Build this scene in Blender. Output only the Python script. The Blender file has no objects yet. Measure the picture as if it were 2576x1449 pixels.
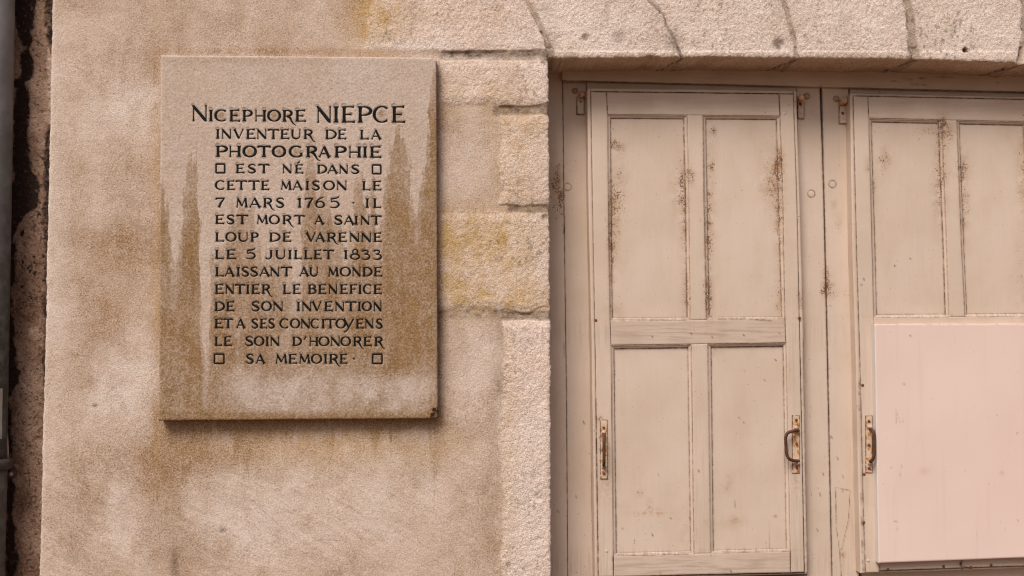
import bpy, math
import numpy as np
from mathutils import Euler, Vector

# ------------------------------------------------------------------ camera, sky, sun, exposure
S = bpy.context.scene
CAMZ, DIST, FPX = 1.6, 2.5, 2504.0            # eye height, distance to the wall, focal length in photo pixels (35 mm)
cam = bpy.data.cameras.new('camera'); cam.lens = 35.0; cam.sensor_width = 36.0 * 2576 / 2576
cam.clip_start = 0.05; cam.clip_end = 500
cam_o = bpy.data.objects.new('camera', cam); S.collection.objects.link(cam_o)
cam_o.location = (0, -DIST, CAMZ)
cam_o.rotation_euler = (math.radians(90 + 3.1), 0, math.radians(-2.9))
S.camera = cam_o
SUN_EL, SUN_AZ = 51.0, 29.0                    # sun high, over the viewer's left shoulder
w = bpy.data.worlds.new('World'); S.world = w; w.use_nodes = True
wn = w.node_tree
sky = wn.nodes.new('ShaderNodeTexSky'); sky.sky_type = 'NISHITA'; sky.sun_disc = False
sky.sun_elevation = math.radians(SUN_EL); sky.sun_rotation = math.radians(180 + SUN_AZ)
sky.air_density = 1.0; sky.dust_density = 5.0; sky.ozone_density = 0.5
bgn = wn.nodes['Background']; bgn.inputs['Strength'].default_value = 0.088
wn.links.new(sky.outputs[0], bgn.inputs['Color'])
sun = bpy.data.lights.new('sun', 'SUN'); sun.energy = 2.75; sun.angle = math.radians(27); sun.color = (1.0, .99, .955)
sun_o = bpy.data.objects.new('sun', sun); S.collection.objects.link(sun_o)
_e, _a = math.radians(SUN_EL), math.radians(SUN_AZ)
sdir = Vector((-math.sin(_a) * math.cos(_e), -math.cos(_a) * math.cos(_e), math.sin(_e)))
sun_o.rotation_euler = sdir.to_track_quat('Z', 'Y').to_euler(); sun_o.location = (-3, -5, 6)
S.view_settings.view_transform = 'Standard'; S.view_settings.look = 'None'
S.view_settings.gamma = 1.0; S.view_settings.exposure = 0.12
S.cycles.use_denoising = True; S.cycles.denoising_prefilter = 'NONE'; S.cycles.pixel_filter_type = 'BLACKMAN_HARRIS'; S.cycles.filter_width = 1.15

# ------------------------------------------------------------------ helpers: pixels to points, noise, meshes
R3 = np.array(Euler(cam_o.rotation_euler).to_matrix())
CAM = np.array((0, -DIST, CAMZ))

def P(u, v, Y):
    """World point(s) on the plane y=Y seen at photo pixel (u, v) of a 2576-px wide frame."""
    u, v, Y = np.broadcast_arrays(np.asarray(u, float), np.asarray(v, float), np.asarray(Y, float))
    d = np.stack([(u - 1288) / FPX, (724.5 - v) / FPX, -np.ones_like(u)], -1) @ R3.T
    t = (Y + DIST) / d[..., 1]
    return CAM + d * t[..., None]

def vn(x, y, s=0):
    x = np.asarray(x, float); y = np.asarray(y, float)
    xi = np.floor(x).astype(np.int64); yi = np.floor(y).astype(np.int64)
    fx = x - xi; fy = y - yi
    fx = fx * fx * fx * (fx * (fx * 6 - 15) + 10); fy = fy * fy * fy * (fy * (fy * 6 - 15) + 10)
    def h(a, b):
        n = (a * 374761393 + b * 668265263 + s * 974711) & 0xffffffff
        n = ((n ^ (n >> 13)) * 1274126177) & 0xffffffff
        n = n ^ (n >> 16)
        return (n & 0xffff) / 32767.5 - 1
    return (h(xi, yi) * (1 - fx) + h(xi + 1, yi) * fx) * (1 - fy) + (h(xi, yi + 1) * (1 - fx) + h(xi + 1, yi + 1) * fx) * fy

def fbm(x, y, s=0, o=4, g=.5):
    r = 0; a = 1; t = 0
    for k in range(o):
        r = r + a * vn(np.asarray(x) * 2 ** k + 17.3 * k, np.asarray(y) * 2 ** k - 9.1 * k, s + k); t += a; a *= g
    return r / t

def ss(a, b, x):
    t = np.clip((x - a) / (b - a), 0, 1); return t * t * (3 - 2 * t)

def G(u, v, cu, cv, su, sv, a=1.0):
    return a * np.exp(-.5 * (((u - cu) / su) ** 2 + ((v - cv) / sv) ** 2))

def L(*pts):                                   # piecewise-linear line: u as a function of v
    vs = [p[0] for p in pts]; us = [p[1] for p in pts]
    def f(v):
        v = np.asarray(v, float)
        r = np.interp(v, vs, us)
        s0 = (us[1] - us[0]) / (vs[1] - vs[0]); s1 = (us[-1] - us[-2]) / (vs[-1] - vs[-2])
        return r + np.where(v < vs[0], (v - vs[0]) * s0, 0) + np.where(v > vs[-1], (v - vs[-1]) * s1, 0)
    return f

def Rw(u0, v0, u1, v1):                        # row: v as a function of u
    return lambda u: v0 + (np.asarray(u, float) - u0) * (v1 - v0) / (u1 - u0)

def off(f, d): return lambda x: f(x) + d
def dseg(u, v, x0, y0, x1, y1):
    dx, dy = x1 - x0, y1 - y0
    t = np.clip(((u - x0) * dx + (v - y0) * dy) / (dx * dx + dy * dy + 1e-9), 0, 1)
    return np.hypot(u - x0 - t * dx, v - y0 - t * dy)

BASE = {}
def link(o, parent=None):
    S.collection.objects.link(o)
    if parent is not None:
        o.parent = parent; BASE[o.name] = BASE[parent.name]
    return o

def thing(name, loc, label, cat, group=None):
    o = bpy.data.objects.new(name, None); o.empty_display_size = .1; S.collection.objects.link(o)
    o.location = loc; BASE[o.name] = np.array(loc, float)
    o['label'] = label; o['category'] = cat
    if group: o['group'] = group
    return o

def mesh(name, co, faces, mat, parent=None, attrs=None, normals=None, smooth=True, label=None):
    """co Nx3 world points; faces: int array (M,4)/(M,3) or list of lists."""
    co = np.asarray(co, float)
    b = BASE[parent.name] if parent is not None else np.zeros(3)
    me = bpy.data.meshes.new(name)
    if isinstance(faces, np.ndarray):
        k = faces.shape[1]; m = faces.shape[0]
        me.vertices.add(len(co)); me.vertices.foreach_set('co', (co - b).astype(np.float32).ravel())
        me.loops.add(m * k); me.loops.foreach_set('vertex_index', faces.astype(np.int32).ravel())
        me.polygons.add(m); me.polygons.foreach_set('loop_start', np.arange(0, m * k, k, dtype=np.int32))
        me.update(calc_edges=True)
    else:
        me.from_pydata([tuple(x) for x in co - b], [], [list(f) for f in faces]); me.update()
    me.polygons.foreach_set('use_smooth', np.full(len(me.polygons), smooth))
    for a, val in (attrs or {}).items():
        at = me.attributes.new(a, 'FLOAT', 'POINT'); at.data.foreach_set('value', np.asarray(val, np.float32).ravel())
    if normals is not None:
        me.normals_split_custom_set_from_vertices(np.asarray(normals, float).tolist())
    if mat is not None: me.materials.append(mat)
    o = bpy.data.objects.new(name, me); link(o, parent)
    if parent is None: BASE[o.name] = np.zeros(3)
    if label: o['label'] = label
    return o

def grid_faces(nr, nc):
    i = np.arange(nr * nc).reshape(nr, nc)
    # rows run downward, columns rightward: this order faces the street (-y)
    return np.stack([i[:-1, :-1], i[1:, :-1], i[1:, 1:], i[:-1, 1:]], -1).reshape(-1, 4)

def grid_normals(co):                          # co (nr,nc,3)
    du = np.gradient(co, axis=1); dv = np.gradient(co, axis=0)
    n = np.cross(dv, du); n /= np.linalg.norm(n, axis=-1, keepdims=True) + 1e-12
    return n

# ------------------------------------------------------------------ materials
def lin(r, g, b):
    f = lambda c: (c / 255 / 12.92) if c / 255 <= .04045 else ((c / 255 + .055) / 1.055) ** 2.4
    return (f(r), f(g), f(b), 1)

class NT:
    def __init__(s, name):
        s.m = bpy.data.materials.new(name); s.m.use_nodes = True; s.t = s.m.node_tree
        s.b = s.t.nodes['Principled BSDF']; s.tc = s.t.nodes.new('ShaderNodeTexCoord').outputs['Object']
    def new(s, k): return s.t.nodes.new(k)
    def set(s, sock, v):
        if hasattr(v, 'is_output'): s.t.links.new(v, sock)
        else: sock.default_value = v
    def noise(s, scale, detail=3, rough=.55, stretch=None, dist=0.0, off=0.0):
        n = s.new('ShaderNodeTexNoise'); n.inputs['Scale'].default_value = scale; n.inputs['Detail'].default_value = detail
        n.inputs['Roughness'].default_value = rough; n.inputs['Distortion'].default_value = dist
        mp = s.new('ShaderNodeMapping'); mp.inputs['Scale'].default_value = stretch or (1, 1, 1); mp.inputs['Location'].default_value = (off, off * .7, off * 1.3)
        s.t.links.new(s.tc, mp.inputs[0]); s.t.links.new(mp.outputs[0], n.inputs['Vector'])
        return n.outputs['Fac']
    def attr(s, name):
        a = s.new('ShaderNodeAttribute'); a.attribute_name = name; return a.outputs['Fac']
    def rng(s, x, a, b, c=0.0, d=1.0, smooth=False):
        n = s.new('ShaderNodeMapRange'); n.interpolation_type = 'SMOOTHSTEP' if smooth else 'LINEAR'
        s.set(n.inputs['Value'], x); s.set(n.inputs['From Min'], a); s.set(n.inputs['From Max'], b); s.set(n.inputs['To Min'], c); s.set(n.inputs['To Max'], d)
        return n.outputs['Result']
    def math(s, op, a, b=0.0, clamp=False):
        n = s.new('ShaderNodeMath'); n.operation = op; n.use_clamp = clamp; s.set(n.inputs[0], a); s.set(n.inputs[1], b); return n.outputs[0]
    def mix(s, fac, a, b, mode='MIX'):
        n = s.new('ShaderNodeMix'); n.data_type = 'RGBA'; n.blend_type = mode; n.clamp_factor = True
        s.set(n.inputs[0], fac); s.set(n.inputs[6], a); s.set(n.inputs[7], b); return n.outputs[2]
    def bump(s, h, strength, dist, normal=None):
        n = s.new('ShaderNodeBump'); n.inputs['Strength'].default_value = strength; n.inputs['Distance'].default_value = dist
        s.set(n.inputs['Height'], h)
        if normal is not None: s.t.links.new(normal, n.inputs['Normal'])
        return n.outputs[0]
    def done(s, col, rough=.9, normal=None, spec=.25):
        s.set(s.b.inputs['Base Color'], col); s.set(s.b.inputs['Roughness'], rough)
        s.b.inputs['Specular IOR Level'].default_value = spec
        if normal is not None: s.t.links.new(normal, s.b.inputs['Normal'])
        return s.m

def mineral(name, a, b, stain, ochre, pale, grime, pit, grain=220, gamt=.22, pitscale=150, pitamt=.55, pitlo=.60,
            bstr=.5, bdist=.0025, coarse=70, cstr=.3, cdist=.004, big=4.0, streak=True, alt=None, mort=None):
    n = NT(name)
    col = n.mix(n.rng(n.noise(big, 5, .6), .35, .65, 0, 1, True), a, b)
    col = n.mix(n.rng(n.noise(big * 4, 4, .6, off=3), .42, .75, 0, .55), col, b)
    if alt:
        c2 = n.mix(n.rng(n.noise(big * 1.4, 5, .65, off=13), .36, .64, 0, 1, True), alt[0], alt[1])
        c3 = n.mix(n.rng(n.noise(60, 4, .7, off=14), .36, .64), mort[0], mort[1])
        SA = n.attr('stone'); MA = n.attr('mortar')
        col = n.mix(SA, col, c2); col = n.mix(MA, col, c3)
    mid = n.noise(38, 4, .65, off=5)
    fine = n.noise(grain, 3, .6)
    vst = n.noise(60, 3, .6, stretch=(1, 1, .18), off=9)
    st = n.math('MULTIPLY', n.attr('stain'), n.math('ADD', n.math('MULTIPLY', mid, .9), n.math('MULTIPLY', vst if streak else fine, .9)))
    st = n.math('MULTIPLY', st, n.rng(fine, .3, .68, 1.35, .7), True)
    col = n.mix(st, col, stain)
    col = n.mix(n.math('MULTIPLY', n.attr('ochre'), n.rng(mid, .3, .65, .45, 1.15), True), col, ochre)
    col = n.mix(n.math('MULTIPLY', n.attr('pale'), n.rng(mid, .3, .7, .6, 1.1), True), col, pale)
    gv = n.math('MULTIPLY', n.attr('grime'), n.rng(n.noise(90, 4, .65, off=2), .3, .62, .35, 1.35), True)
    col = n.mix(gv, col, grime)
    # grains of sand: lighter and darker
    col = n.mix(1.0, col, n.rng(fine, .3, .7, 1 - gamt, 1 + gamt * .75), 'MULTIPLY')
    pv = n.math('ADD', n.math('MULTIPLY', n.attr('stain'), .06), n.noise(pitscale, 2.5, .6, off=7))
    pm = n.math('MULTIPLY', n.rng(pv, pitlo, pitlo + .09), pitamt)
    col = n.mix(pm, col, pit)
    hc = n.noise(coarse, 3, .6, off=1)
    if alt:
        k = n.math('ADD', n.math('MULTIPLY', n.math('ADD', SA, MA, True), 1.0), 1.0)
        hc = n.math('MULTIPLY', hc, k); fineh = n.math('MULTIPLY', n.noise(grain * 1.25, 3, .65, off=15), k)
    else: fineh = fine
    nb = n.bump(hc, cstr, cdist)
    nb = n.bump(n.math('SUBTRACT', fineh, n.math('MULTIPLY', n.rng(pv, pitlo, pitlo + .09), .5)), bstr, bdist, nb)
    return n.done(col, .92, nb, .15)

STAIN = lin(154, 121, 90)
M_wall = mineral('rendered_stone_wall', lin(208, 185, 170), lin(195, 169, 149), STAIN, lin(190, 154, 102), lin(218, 202, 190), lin(92, 74, 62), lin(104, 76, 56),
                 grain=250, gamt=.26, pitscale=240, pitamt=.5, pitlo=.63, bstr=.6, bdist=.0022, coarse=120, cstr=.25, cdist=.003, big=5,
                 alt=(lin(231, 209, 196), lin(219, 194, 177)), mort=(lin(200, 181, 166), lin(170, 150, 134)))
M_render = M_stone = M_mortar = M_wall
M_plaque = mineral('plaque_stone', lin(194, 174, 160), lin(187, 164, 147), lin(134, 102, 68), lin(150, 116, 74), lin(206, 191, 182), lin(66, 50, 40), lin(120, 94, 70),
                   grain=280, gamt=.22, pitscale=250, pitamt=.4, pitlo=.61, bstr=.32, bdist=.0015, coarse=120, cstr=.15, cdist=.002, big=5)
M_oldwall = mineral('weathered_render', lin(172, 143, 124), lin(148, 118, 100), lin(116, 86, 68), lin(152, 122, 88), lin(196, 170, 152), lin(50, 36, 31), lin(74, 54, 44),
                    grain=200, gamt=.25, pitscale=120, pitamt=.7, pitlo=.6, bstr=.7, bdist=.0035, coarse=60, cstr=.6, cdist=.006, big=8)

def paint(name, a, b, horiz=False, rough=.55):
    n = NT(name)
    st = (8, 1, 140) if horiz else (140, 1, 6)
    gr = n.noise(1.0, 5, .6, stretch=st)
    col = n.mix(n.rng(n.noise(5, 4, .6), .35, .68, 0, 1, True), a, b)
    col = n.mix(n.rng(n.noise(16, 4, .6, stretch=(1, 1, .35), off=3), .5, .75, 0, .22), col, lin(182, 154, 130))
    col = n.mix(1.0, col, n.rng(gr, .3, .7, .93 if horiz else .978, 1.05 if horiz else 1.018), 'MULTIPLY')
    # bare, greyed wood where the paint has gone
    wr = n.math('MULTIPLY', n.attr('wear'), n.rng(gr, .46, .60), True)
    col = n.mix(n.math('MULTIPLY', wr, .5), col, lin(132, 110, 97))
    # general flecks
    fl = n.rng(n.noise(190, 2, .5, off=11), .735, .77)
    col = n.mix(n.math('MULTIPLY', fl, .7), col, lin(112, 74, 52))
    # mould speckle
    md = n.math('ADD', n.math('MULTIPLY', n.attr('mold'), .15), n.math('ADD', n.math('MULTIPLY', n.noise(230, 3, .6, off=4), .62), n.math('MULTIPLY', n.noise(55, 4, .6, off=21), .42)))
    col = n.mix(n.math('MULTIPLY', n.attr('mold'), n.rng(n.noise(40, 3), .3, .7, 0, .75)), col, lin(160, 120, 82))
    col = n.mix(n.math('MULTIPLY', n.rng(md, .645, .73), .85), col, lin(98, 62, 40))
    ru = n.math('MULTIPLY', n.attr('rust'), n.rng(n.noise(110, 3, .6, off=6), .40, .62), True)
    col = n.mix(ru, col, lin(158, 98, 48))
    # grime settled in the joints, flaking; also the painted shade round the plugs
    dv = n.math('MULTIPLY', n.attr('dirt_shade'), n.rng(n.noise(60, 5, .75, off=8), .36, .58, .12, 1.3), True)
    col = n.mix(dv, col, lin(88, 56, 38))
    nb = n.bump(gr, .07 if not horiz else .3, .0012)
    nb = n.bump(n.noise(200, 3), .1, .001, nb)
    return n.done(col, rough, nb, .35)

M_pv = paint('beige_paint_upright_grain', lin(207, 185, 168), lin(200, 177, 157))
M_ph = paint('beige_paint_level_grain', lin(204, 182, 165), lin(195, 171, 152), True)
def pink():
    n = NT('pink_paint')
    col = n.mix(n.rng(n.noise(3, 4, .5), .3, .7, 0, 1, True), lin(225, 199, 187), lin(219, 191, 178))
    col = n.mix(n.rng(n.noise(1, 4, .6, stretch=(50, 1, 3)), .55, .8, 0, .35), col, lin(208, 176, 166))
    col = n.mix(n.math('MULTIPLY', n.rng(n.noise(70, 2, off=5), .73, .77), .5), col, lin(150, 116, 104))
    col = n.mix(n.attr('dirt_shade'), col, lin(120, 66, 60))
    col = n.mix(n.attr('wear'), col, lin(214, 206, 200))
    return n.done(col, .45, n.bump(n.noise(160, 3), .08, .001), .4)
M_pink = pink()
def rustplate():
    n = NT('rusted_painted_steel')
    r = n.noise(75, 5, .65)
    f = n.noise(260, 3)
    col = n.mix(n.rng(r, .50, .58), lin(212, 186, 160), lin(196, 140, 82))
    col = n.mix(n.rng(r, .57, .66), col, lin(140, 72, 30))
    col = n.mix(n.math('MULTIPLY', n.attr('dirt_shade'), n.rng(n.noise(120, 3, off=3), .3, .5), True), col, lin(70, 34, 20))
    col = n.mix(1.0, col, n.rng(f, .3, .7, .85, 1.1), 'MULTIPLY')
    return n.done(col, .7, n.bump(f, .3, .001), .3)
M_plate = rustplate()
def simple(name, a, b, scale=60, rough=.7, metal=0.0, spec=.3, bstr=.3):
    n = NT(name); f = n.noise(scale, 4, .6)
    col = n.mix(n.rng(f, .35, .65), a, b)
    n.b.inputs['Metallic'].default_value = metal
    return n.done(col, rough, n.bump(n.noise(scale * 4, 3), bstr, .001), spec)
M_rod = simple('dark_rusted_iron', lin(66, 44, 34), lin(104, 64, 42), 90, .65)
M_screw = simple('rusty_screw', lin(136, 74, 38), lin(92, 50, 30), 200, .75)
M_lug = simple('chipped_white_steel', lin(196, 176, 160), lin(150, 112, 86), 120, .5)
M_pin = simple('flaking_cream_steel', lin(204, 172, 142), lin(176, 118, 74), 90, .6)
M_knob = simple('dull_painted_wood', lin(176, 150, 130), lin(150, 122, 102), 60, .6)
def pipe_mat():
    n = NT('grey_green_pipe')
    f = n.noise(14, 5, .65)
    col = n.mix(n.rng(f, .35, .65, 0, 1, True), lin(142, 135, 134), lin(122, 116, 114))
    col = n.mix(n.math('MULTIPLY', n.attr('grime'), n.rng(n.noise(40, 4), .25, .6, .5, 1.1), True), col, lin(58, 58, 50))
    return n.done(col, .5, n.bump(n.noise(120, 3), .1, .001), .4)
M_pipe = pipe_mat()
M_bracket = simple('dark_bracket_steel', lin(62, 56, 58), lin(84, 70, 66), 60, .55, .3)
M_tag = simple('pale_tape', lin(176, 168, 158), lin(160, 150, 140), 40, .6)
M_cable = simple('pale_cable', lin(176, 152, 150), lin(150, 130, 126), 40, .5)
M_straw = simple('dry_straw', lin(206, 168, 96), lin(180, 140, 76), 90, .7)
M_dark = simple('gap_shade_dark', lin(38, 28, 24), lin(28, 22, 20), 30, .9)  # near-black colour stands in for the unlit void behind the gaps
M_ground = mineral('street_paving', lin(122, 98, 78), lin(106, 84, 66), STAIN, STAIN, lin(170, 160, 150), lin(80, 70, 64), lin(90, 78, 70), grain=60, big=.8)
def letter_mat():
    n = NT('black_letter_paint')
    col = n.mix(n.rng(n.noise(230, 4, .65), .58, .74), lin(13, 15, 15), lin(78, 64, 52))
    return n.done(col, .8, n.bump(n.noise(300, 2), .2, .0008), .15)
M_letter = letter_mat()

# ------------------------------------------------------------------ ground
gx = np.array([[-60, -60, 0], [60, -60, 0], [60, 40, 0], [-60, 40, 0]], float)
go = mesh('ground', gx, [[0, 1, 2, 3]], M_ground, None, smooth=False); go['kind'] = 'structure'

# ------------------------------------------------------------------ house wall: render, quoins, flat arch
edgeL = lambda v: L((0, 132), (700, 117), (1449, 99.5))(v) + 1.6 * fbm(np.asarray(v) / 46, 0 * np.asarray(v), 3, 3) + .8 * vn(np.asarray(v) / 7, 0 * np.asarray(v), 5)
jamb0 = L((150, 1379), (800, 1383), (1449, 1385.5))
def jamb(v):
    v = np.asarray(v, float)
    return jamb0(v) + 2.4 * fbm(v / 26, 0 * v + 3, 11, 3) + 1.2 * vn(v / 6.5, 0 * v, 12) + np.where((v > 255) & (v < 292), -1.5, 0)
lint0 = L((1380, 147.5), (1713, 144), (2003, 146), (2302, 150), (2560, 159), (2800, 166))
def lintel(u):
    u = np.asarray(u, float)
    n = lint0(u) + 1.5 * fbm(u / 30, 0 * u + 7, 21, 3) + 1.3 * vn(u / 6, 0 * u, 22)
    for c, d, wd in ((1395, 2.5, 14), (1640, 4.5, 18), (1713, -3.5, 9), (2302, 1, 20), (2005, -2, 7), (2565, -4, 10)):
        n = n - d * np.exp(-((u - c) / wd) ** 2)
    return n
# joints of the flat arch, u as a function of v
J = [L((-250, 1215), (0, 1325), (40, 1347), (90, 1372), (125, 1384), (150, 1390)),
     L((-250, 1545), (0, 1629), (38, 1670), (67, 1677), (103, 1698), (141, 1713)),
     L((-250, 1920), (0, 1970), (26, 1978), (85, 1993), (133, 2003), (146, 2006)),
     L((-250, 2258), (0, 2281), (49, 2290), (105, 2293), (141, 2302)),
     L((-250, 2588), (0, 2573), (100, 2573), (150, 2566))]
JW = [15, 8, 12, 22, 10]
def box(u, v, a, b, c, d):
    dx = np.maximum(a - u, u - b); dy = np.maximum(c - v, v - d)
    return np.where((dx > 0) & (dy > 0), np.hypot(np.maximum(dx, 0), np.maximum(dy, 0)), np.maximum(dx, dy))

def wall_fields(u, v):
    """height (mm toward the street), label, colour masks"""
    wob = 7 * fbm(u / 40, v / 40, 31, 3) + 2.5 * fbm(u / 9, v / 9, 32, 2)
    sds = []
    top = np.maximum(np.maximum(v - (127 + 3 * vn(u / 50, v * 0, 5)), 938 + 25 * vn(v / 45, v * 0, 6) - u), u - (J[0](v) - JW[0] * .5))
    sds.append(top + wob * .5)                                                           # spandrel stone
    for k in range(1, 5):
        sds.append(np.maximum(np.maximum(J[k - 1](v) + JW[k - 1] * .5 - u, u - J[k](v) + JW[k] * .5), v - 400) + wob * .55)
    sds.append(np.maximum(J[4](v) + 7 - u, v - 400) + wob * .35)
    sds.append(box(u, v, 1104, 1460, 151 + 2 * vn(u / 40, 0 * u, 8), 263 + 6 * vn(u / 60, 0 * u, 9)) + wob * .5)
    sds.append(box(u, v, 1256 + 8 * vn(v / 60, v * 0, 10), 1460, 290, 517) + wob * .6)
    sds.append(box(u, v, 1096, 1460, 535, 781 + 10 * vn(u / 55, 0 * u, 13)) + wob * .6)
    sds.append(box(u, v, 1262 + 9 * vn(v / 75 + .4, v * 0, 14), 1460, 806, 3000) + wob * .7)
    sd = np.stack(sds); which = sd.argmin(0); m = sd.min(0)
    shp = np.clip(ss(1225, 1265, u) * ss(100, 122, v) + ss(1095, 1125, u) * ss(108, 118, v) * ss(168, 156, v) + (v < 125) * ss(1150, 1200, u) * .55, 0, 1)
    sw = 7.5 - 5.5 * shp
    stone = ss(sw, -sw - 1, m)
    above = ss(1240, 1262, u) * np.where(v < 200, 0, 1)
    mort = np.zeros_like(u)
    for a, b, c, d in ((1112, 1392, 127, 150), (1244, 1400, 264, 290), (1278, 1400, 517, 535), (1262, 1400, 784, 805), (1112, 1262, 781, 797)):
        mort = np.maximum(mort, ss(5, -3, box(u, v, a, b, c, d) + wob * .4) * (.35 if b == 1262 else 1))
    for k in range(5):
        mort = np.maximum(mort, ss(JW[k] * .5 + 3, JW[k] * .5 - 2, np.abs(u - J[k](v) + wob * .5)) * (v < 175))
    mort = mort * (1 - stone)
    # relief
    h = 1.5 * fbm(u / 170, v / 170, 41, 3) + .45 * fbm(u / 22, v / 22, 42, 3) + .3 * fbm(u / 8, v / 8, 43, 2)
    tro = .9 * fbm((u + .6 * v) / 60, (v - .6 * u) / 14, 44, 3); h = h + tro * ss(1050, 1250, v)
    rough = 1.5 * fbm(u / 40, v / 40, 51, 3) + .8 * fbm(u / 12, v / 12, 52, 2) + .9 * vn(u / 4.5, v / 4.5, 53)
    h = h * (1 - stone) + stone * (1.2 + .8 * rough + (.35 + 2.05 * (v > 130)) * ss(0, -22, m)) - mort * ((.7 + 2.0 * shp * (v > 118)) * (1 - .6 * (v < 118)) + 1.4 * fbm(u / 16, v / 16, 54, 3))
    # bolts, holes and scars in the arch
    for cu, cv, r, d in ((1474, 96, 10, 4), (1558, 98, 17, 3.5), (1960, 112, 13, 6), (2428, 127, 6, 9), (2400, 60, 3, 3), (1160, 566, 0.1, 0), (1372, 549, 9, 5)):
        h = h - d * np.exp(-(((u - cu) ** 2 + (v - cv) ** 2) / (r * r)) ** 2)
    h = h - 2.2 * G(u, v, 239, 1022, 5, 3) - 2.0 * G(u, v, 560, 1336, 7, 4)
    return h, stone, mort, which, m, wob

def wall_attr(u, v, stone, mort, m, wob):
    n1 = fbm(u / 90, v / 90, 61, 4); n2 = fbm(u / 35, v / 60, 62, 3); vs = fbm(u / 16, v / 170, 63, 3)
    st = .19 + .32 * n1 + .26 * n2 + .14 * fbm(u / 12, v / 12, 68, 3)
    R = 1 - stone
    W = [(300, 640, 110, 70, .35), (300, 560, 60, 60, .3), (235, 840, 60, 110, .35), (330, 1120, 70, 90, .35), (385, 1270, 20, 120, .35), (430, 1250, 18, 200, .25),
         (200, 1290, 60, 140, .3), (640, 1150, 130, 45, .35), (480, 1150, 70, 60, .55), (330, 210, 30, 90, .25), (390, 190, 12, 60, .5), (620, 70, 200, 60, .18),
         (900, 20, 40, 60, .35), (1180, 1250, 60, 150, .12), (1232, 1300, 18, 200, .3), (640, 1400, 200, 50, .2), (390, 1000, 14, 80, .5), (180, 520, 30, 200, .2),
         (560, 130, 120, 8, .35), (840, 130, 130, 8, .3), (450, 1360, 60, 60, .25)]
    for a in W: st = st + G(u, v, *a)
    Pl = [(340, 260, 70, 50, .55), (560, 270, 60, 40, .3), (250, 1010, 60, 50, .35), (340, 960, 55, 70, .45), (560, 1290, 90, 70, .35), (760, 1240, 120, 50, .3), (1000, 1270, 90, 80, .35),
          (300, 1240, 40, 80, .2), (140, 700, 22, 500, .25), (230, 330, 60, 60, .25), (1180, 930, 40, 90, .3), (1190, 400, 40, 80, .2), (330, 1340, 50, 60, .25), (700, 1380, 90, 40, .25)]
    pl = 0 * u
    for a in Pl: pl = pl + 1.3 * G(u, v, *a)
    pl = pl * (.75 + .6 * fbm(u / 26, v / 40, 92, 3))
    st = st * R - pl * .5
    # rust-brown runs beside and below the plaque
    nb = .75 + .5 * fbm(u / 20, v / 55, 64, 3)
    band = np.exp(-np.maximum(u - 1100, 0) / 20) * (u > 1090) * ss(150, 330, v) * ss(1110, 1060, v) * (.55 + .6 * ss(650, 850, v) + .35 * G(v, 0, 430, 0, 90, 1))
    below = np.exp(-np.maximum(v - 1056, 0) / (34 + 14 * n2)) * ss(385, 425, u) * ss(1125, 1090, u) * (v > 1040) * .95
    lefts = np.exp(-np.maximum(402 - u, 0) / 11) * (u < 415) * ss(150, 240, v) * ss(1090, 1050, v) * (.55 + .4 * n2)
    # water runs that drip from the foot of the plaque and creep along its sides
    run = 26 + 190 * np.clip(fbm(u / 26, 0 * u, 93, 3) + .05, 0, 1) + 130 * (G(u, 0, 470, 0, 22, 1) + G(u, 0, 395, 0, 8, 1) + .6 * G(u, 0, 640, 0, 40, 1) + .8 * G(u, 0, 1095, 0, 9, 1))
    dv_ = v - 1056
    runs = (dv_ > -10) * ss(1.0, .35, dv_ / run + .25 * fbm(u / 7, v / 40, 94, 3)) * ss(385, 395, u) * ss(1112, 1098, u) * (.3 + .35 * np.clip(fbm(u / 9, v / 90, 95, 3) + .4, 0, 1))
    st = st + runs * .8
    st = st + (band + below) * nb + lefts * .8
    st = st + stone * (.12 + .22 * n1 + .1 * n2)
    oc = G(u, v, 935, 50, 45, 60, .75) + G(u, v, 1000, 25, 60, 40, .4) + G(u, v, 1190, 590, 110, 45, .8) + G(u, v, 1270, 690, 100, 60, .35) + G(u, v, 1150, 700, 50, 60, .35) + G(u, v, 1240, 755, 110, 28, .7) + G(u, v, 1290, 640, 60, 70, .3) + G(u, v, 1190, 232, 90, 32, .5) + G(u, v, 1300, 400, 40, 90, .55) \
        + G(u, v, 1330, 300, 50, 20, .4) + G(u, v, 860, 1125, 250, 35, .4) + G(u, v, 1275, 1100, 14, 260, .4) + G(u, v, 1120, 660, 20, 70, .5) + G(u, v, 398, 700, 8, 400, .35)
    oc = oc * (.8 + .5 * n2)
    pa = pl + G(u, v, 1040, 114, 85, 9, .9) + G(u, v, 1340, 640, 40, 90, .25) + G(u, v, 1330, 1250, 40, 200, .3) + stone * ss(150, 120, v) * ss(1250, 1450, u) * .35
    pa = pa + np.exp(-np.maximum(u - edgeL(v), 0) / 5) * .7
    pa = pa + (box(u, v, 1112, 1380, 141, 149) + wob < 0) * .5
    gr = mort * np.clip(.02 + .55 * fbm(u / 14, v / 14, 67, 4), 0, .6) + G(u, v, 1255, 960, 10, 150, .45) * (.7 + .8 * n2) + ss(7, -2, np.abs(m + 1)) * .22 * np.clip(.5 + fbm(u / 20, v / 20, 69, 3), 0, 1) * (v > 120) * (u > 1050)
    gr = gr + mort * (v > 240) * .28 * (u > 1240)
    gr = gr + G(u, v, 1190, 788, 60, 11, .5) * np.clip(.6 + 1.1 * fbm(u / 8, v / 8, 70, 3), 0, 1.4) + G(u, v, 1330, 136, 60, 4, .3) + G(u, v, 1180, 136, 50, 5, .55) + G(u, v, 1104, 800, 6, 30, .6) + G(u, v, 1374, 148, 8, 10, .5)
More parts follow.
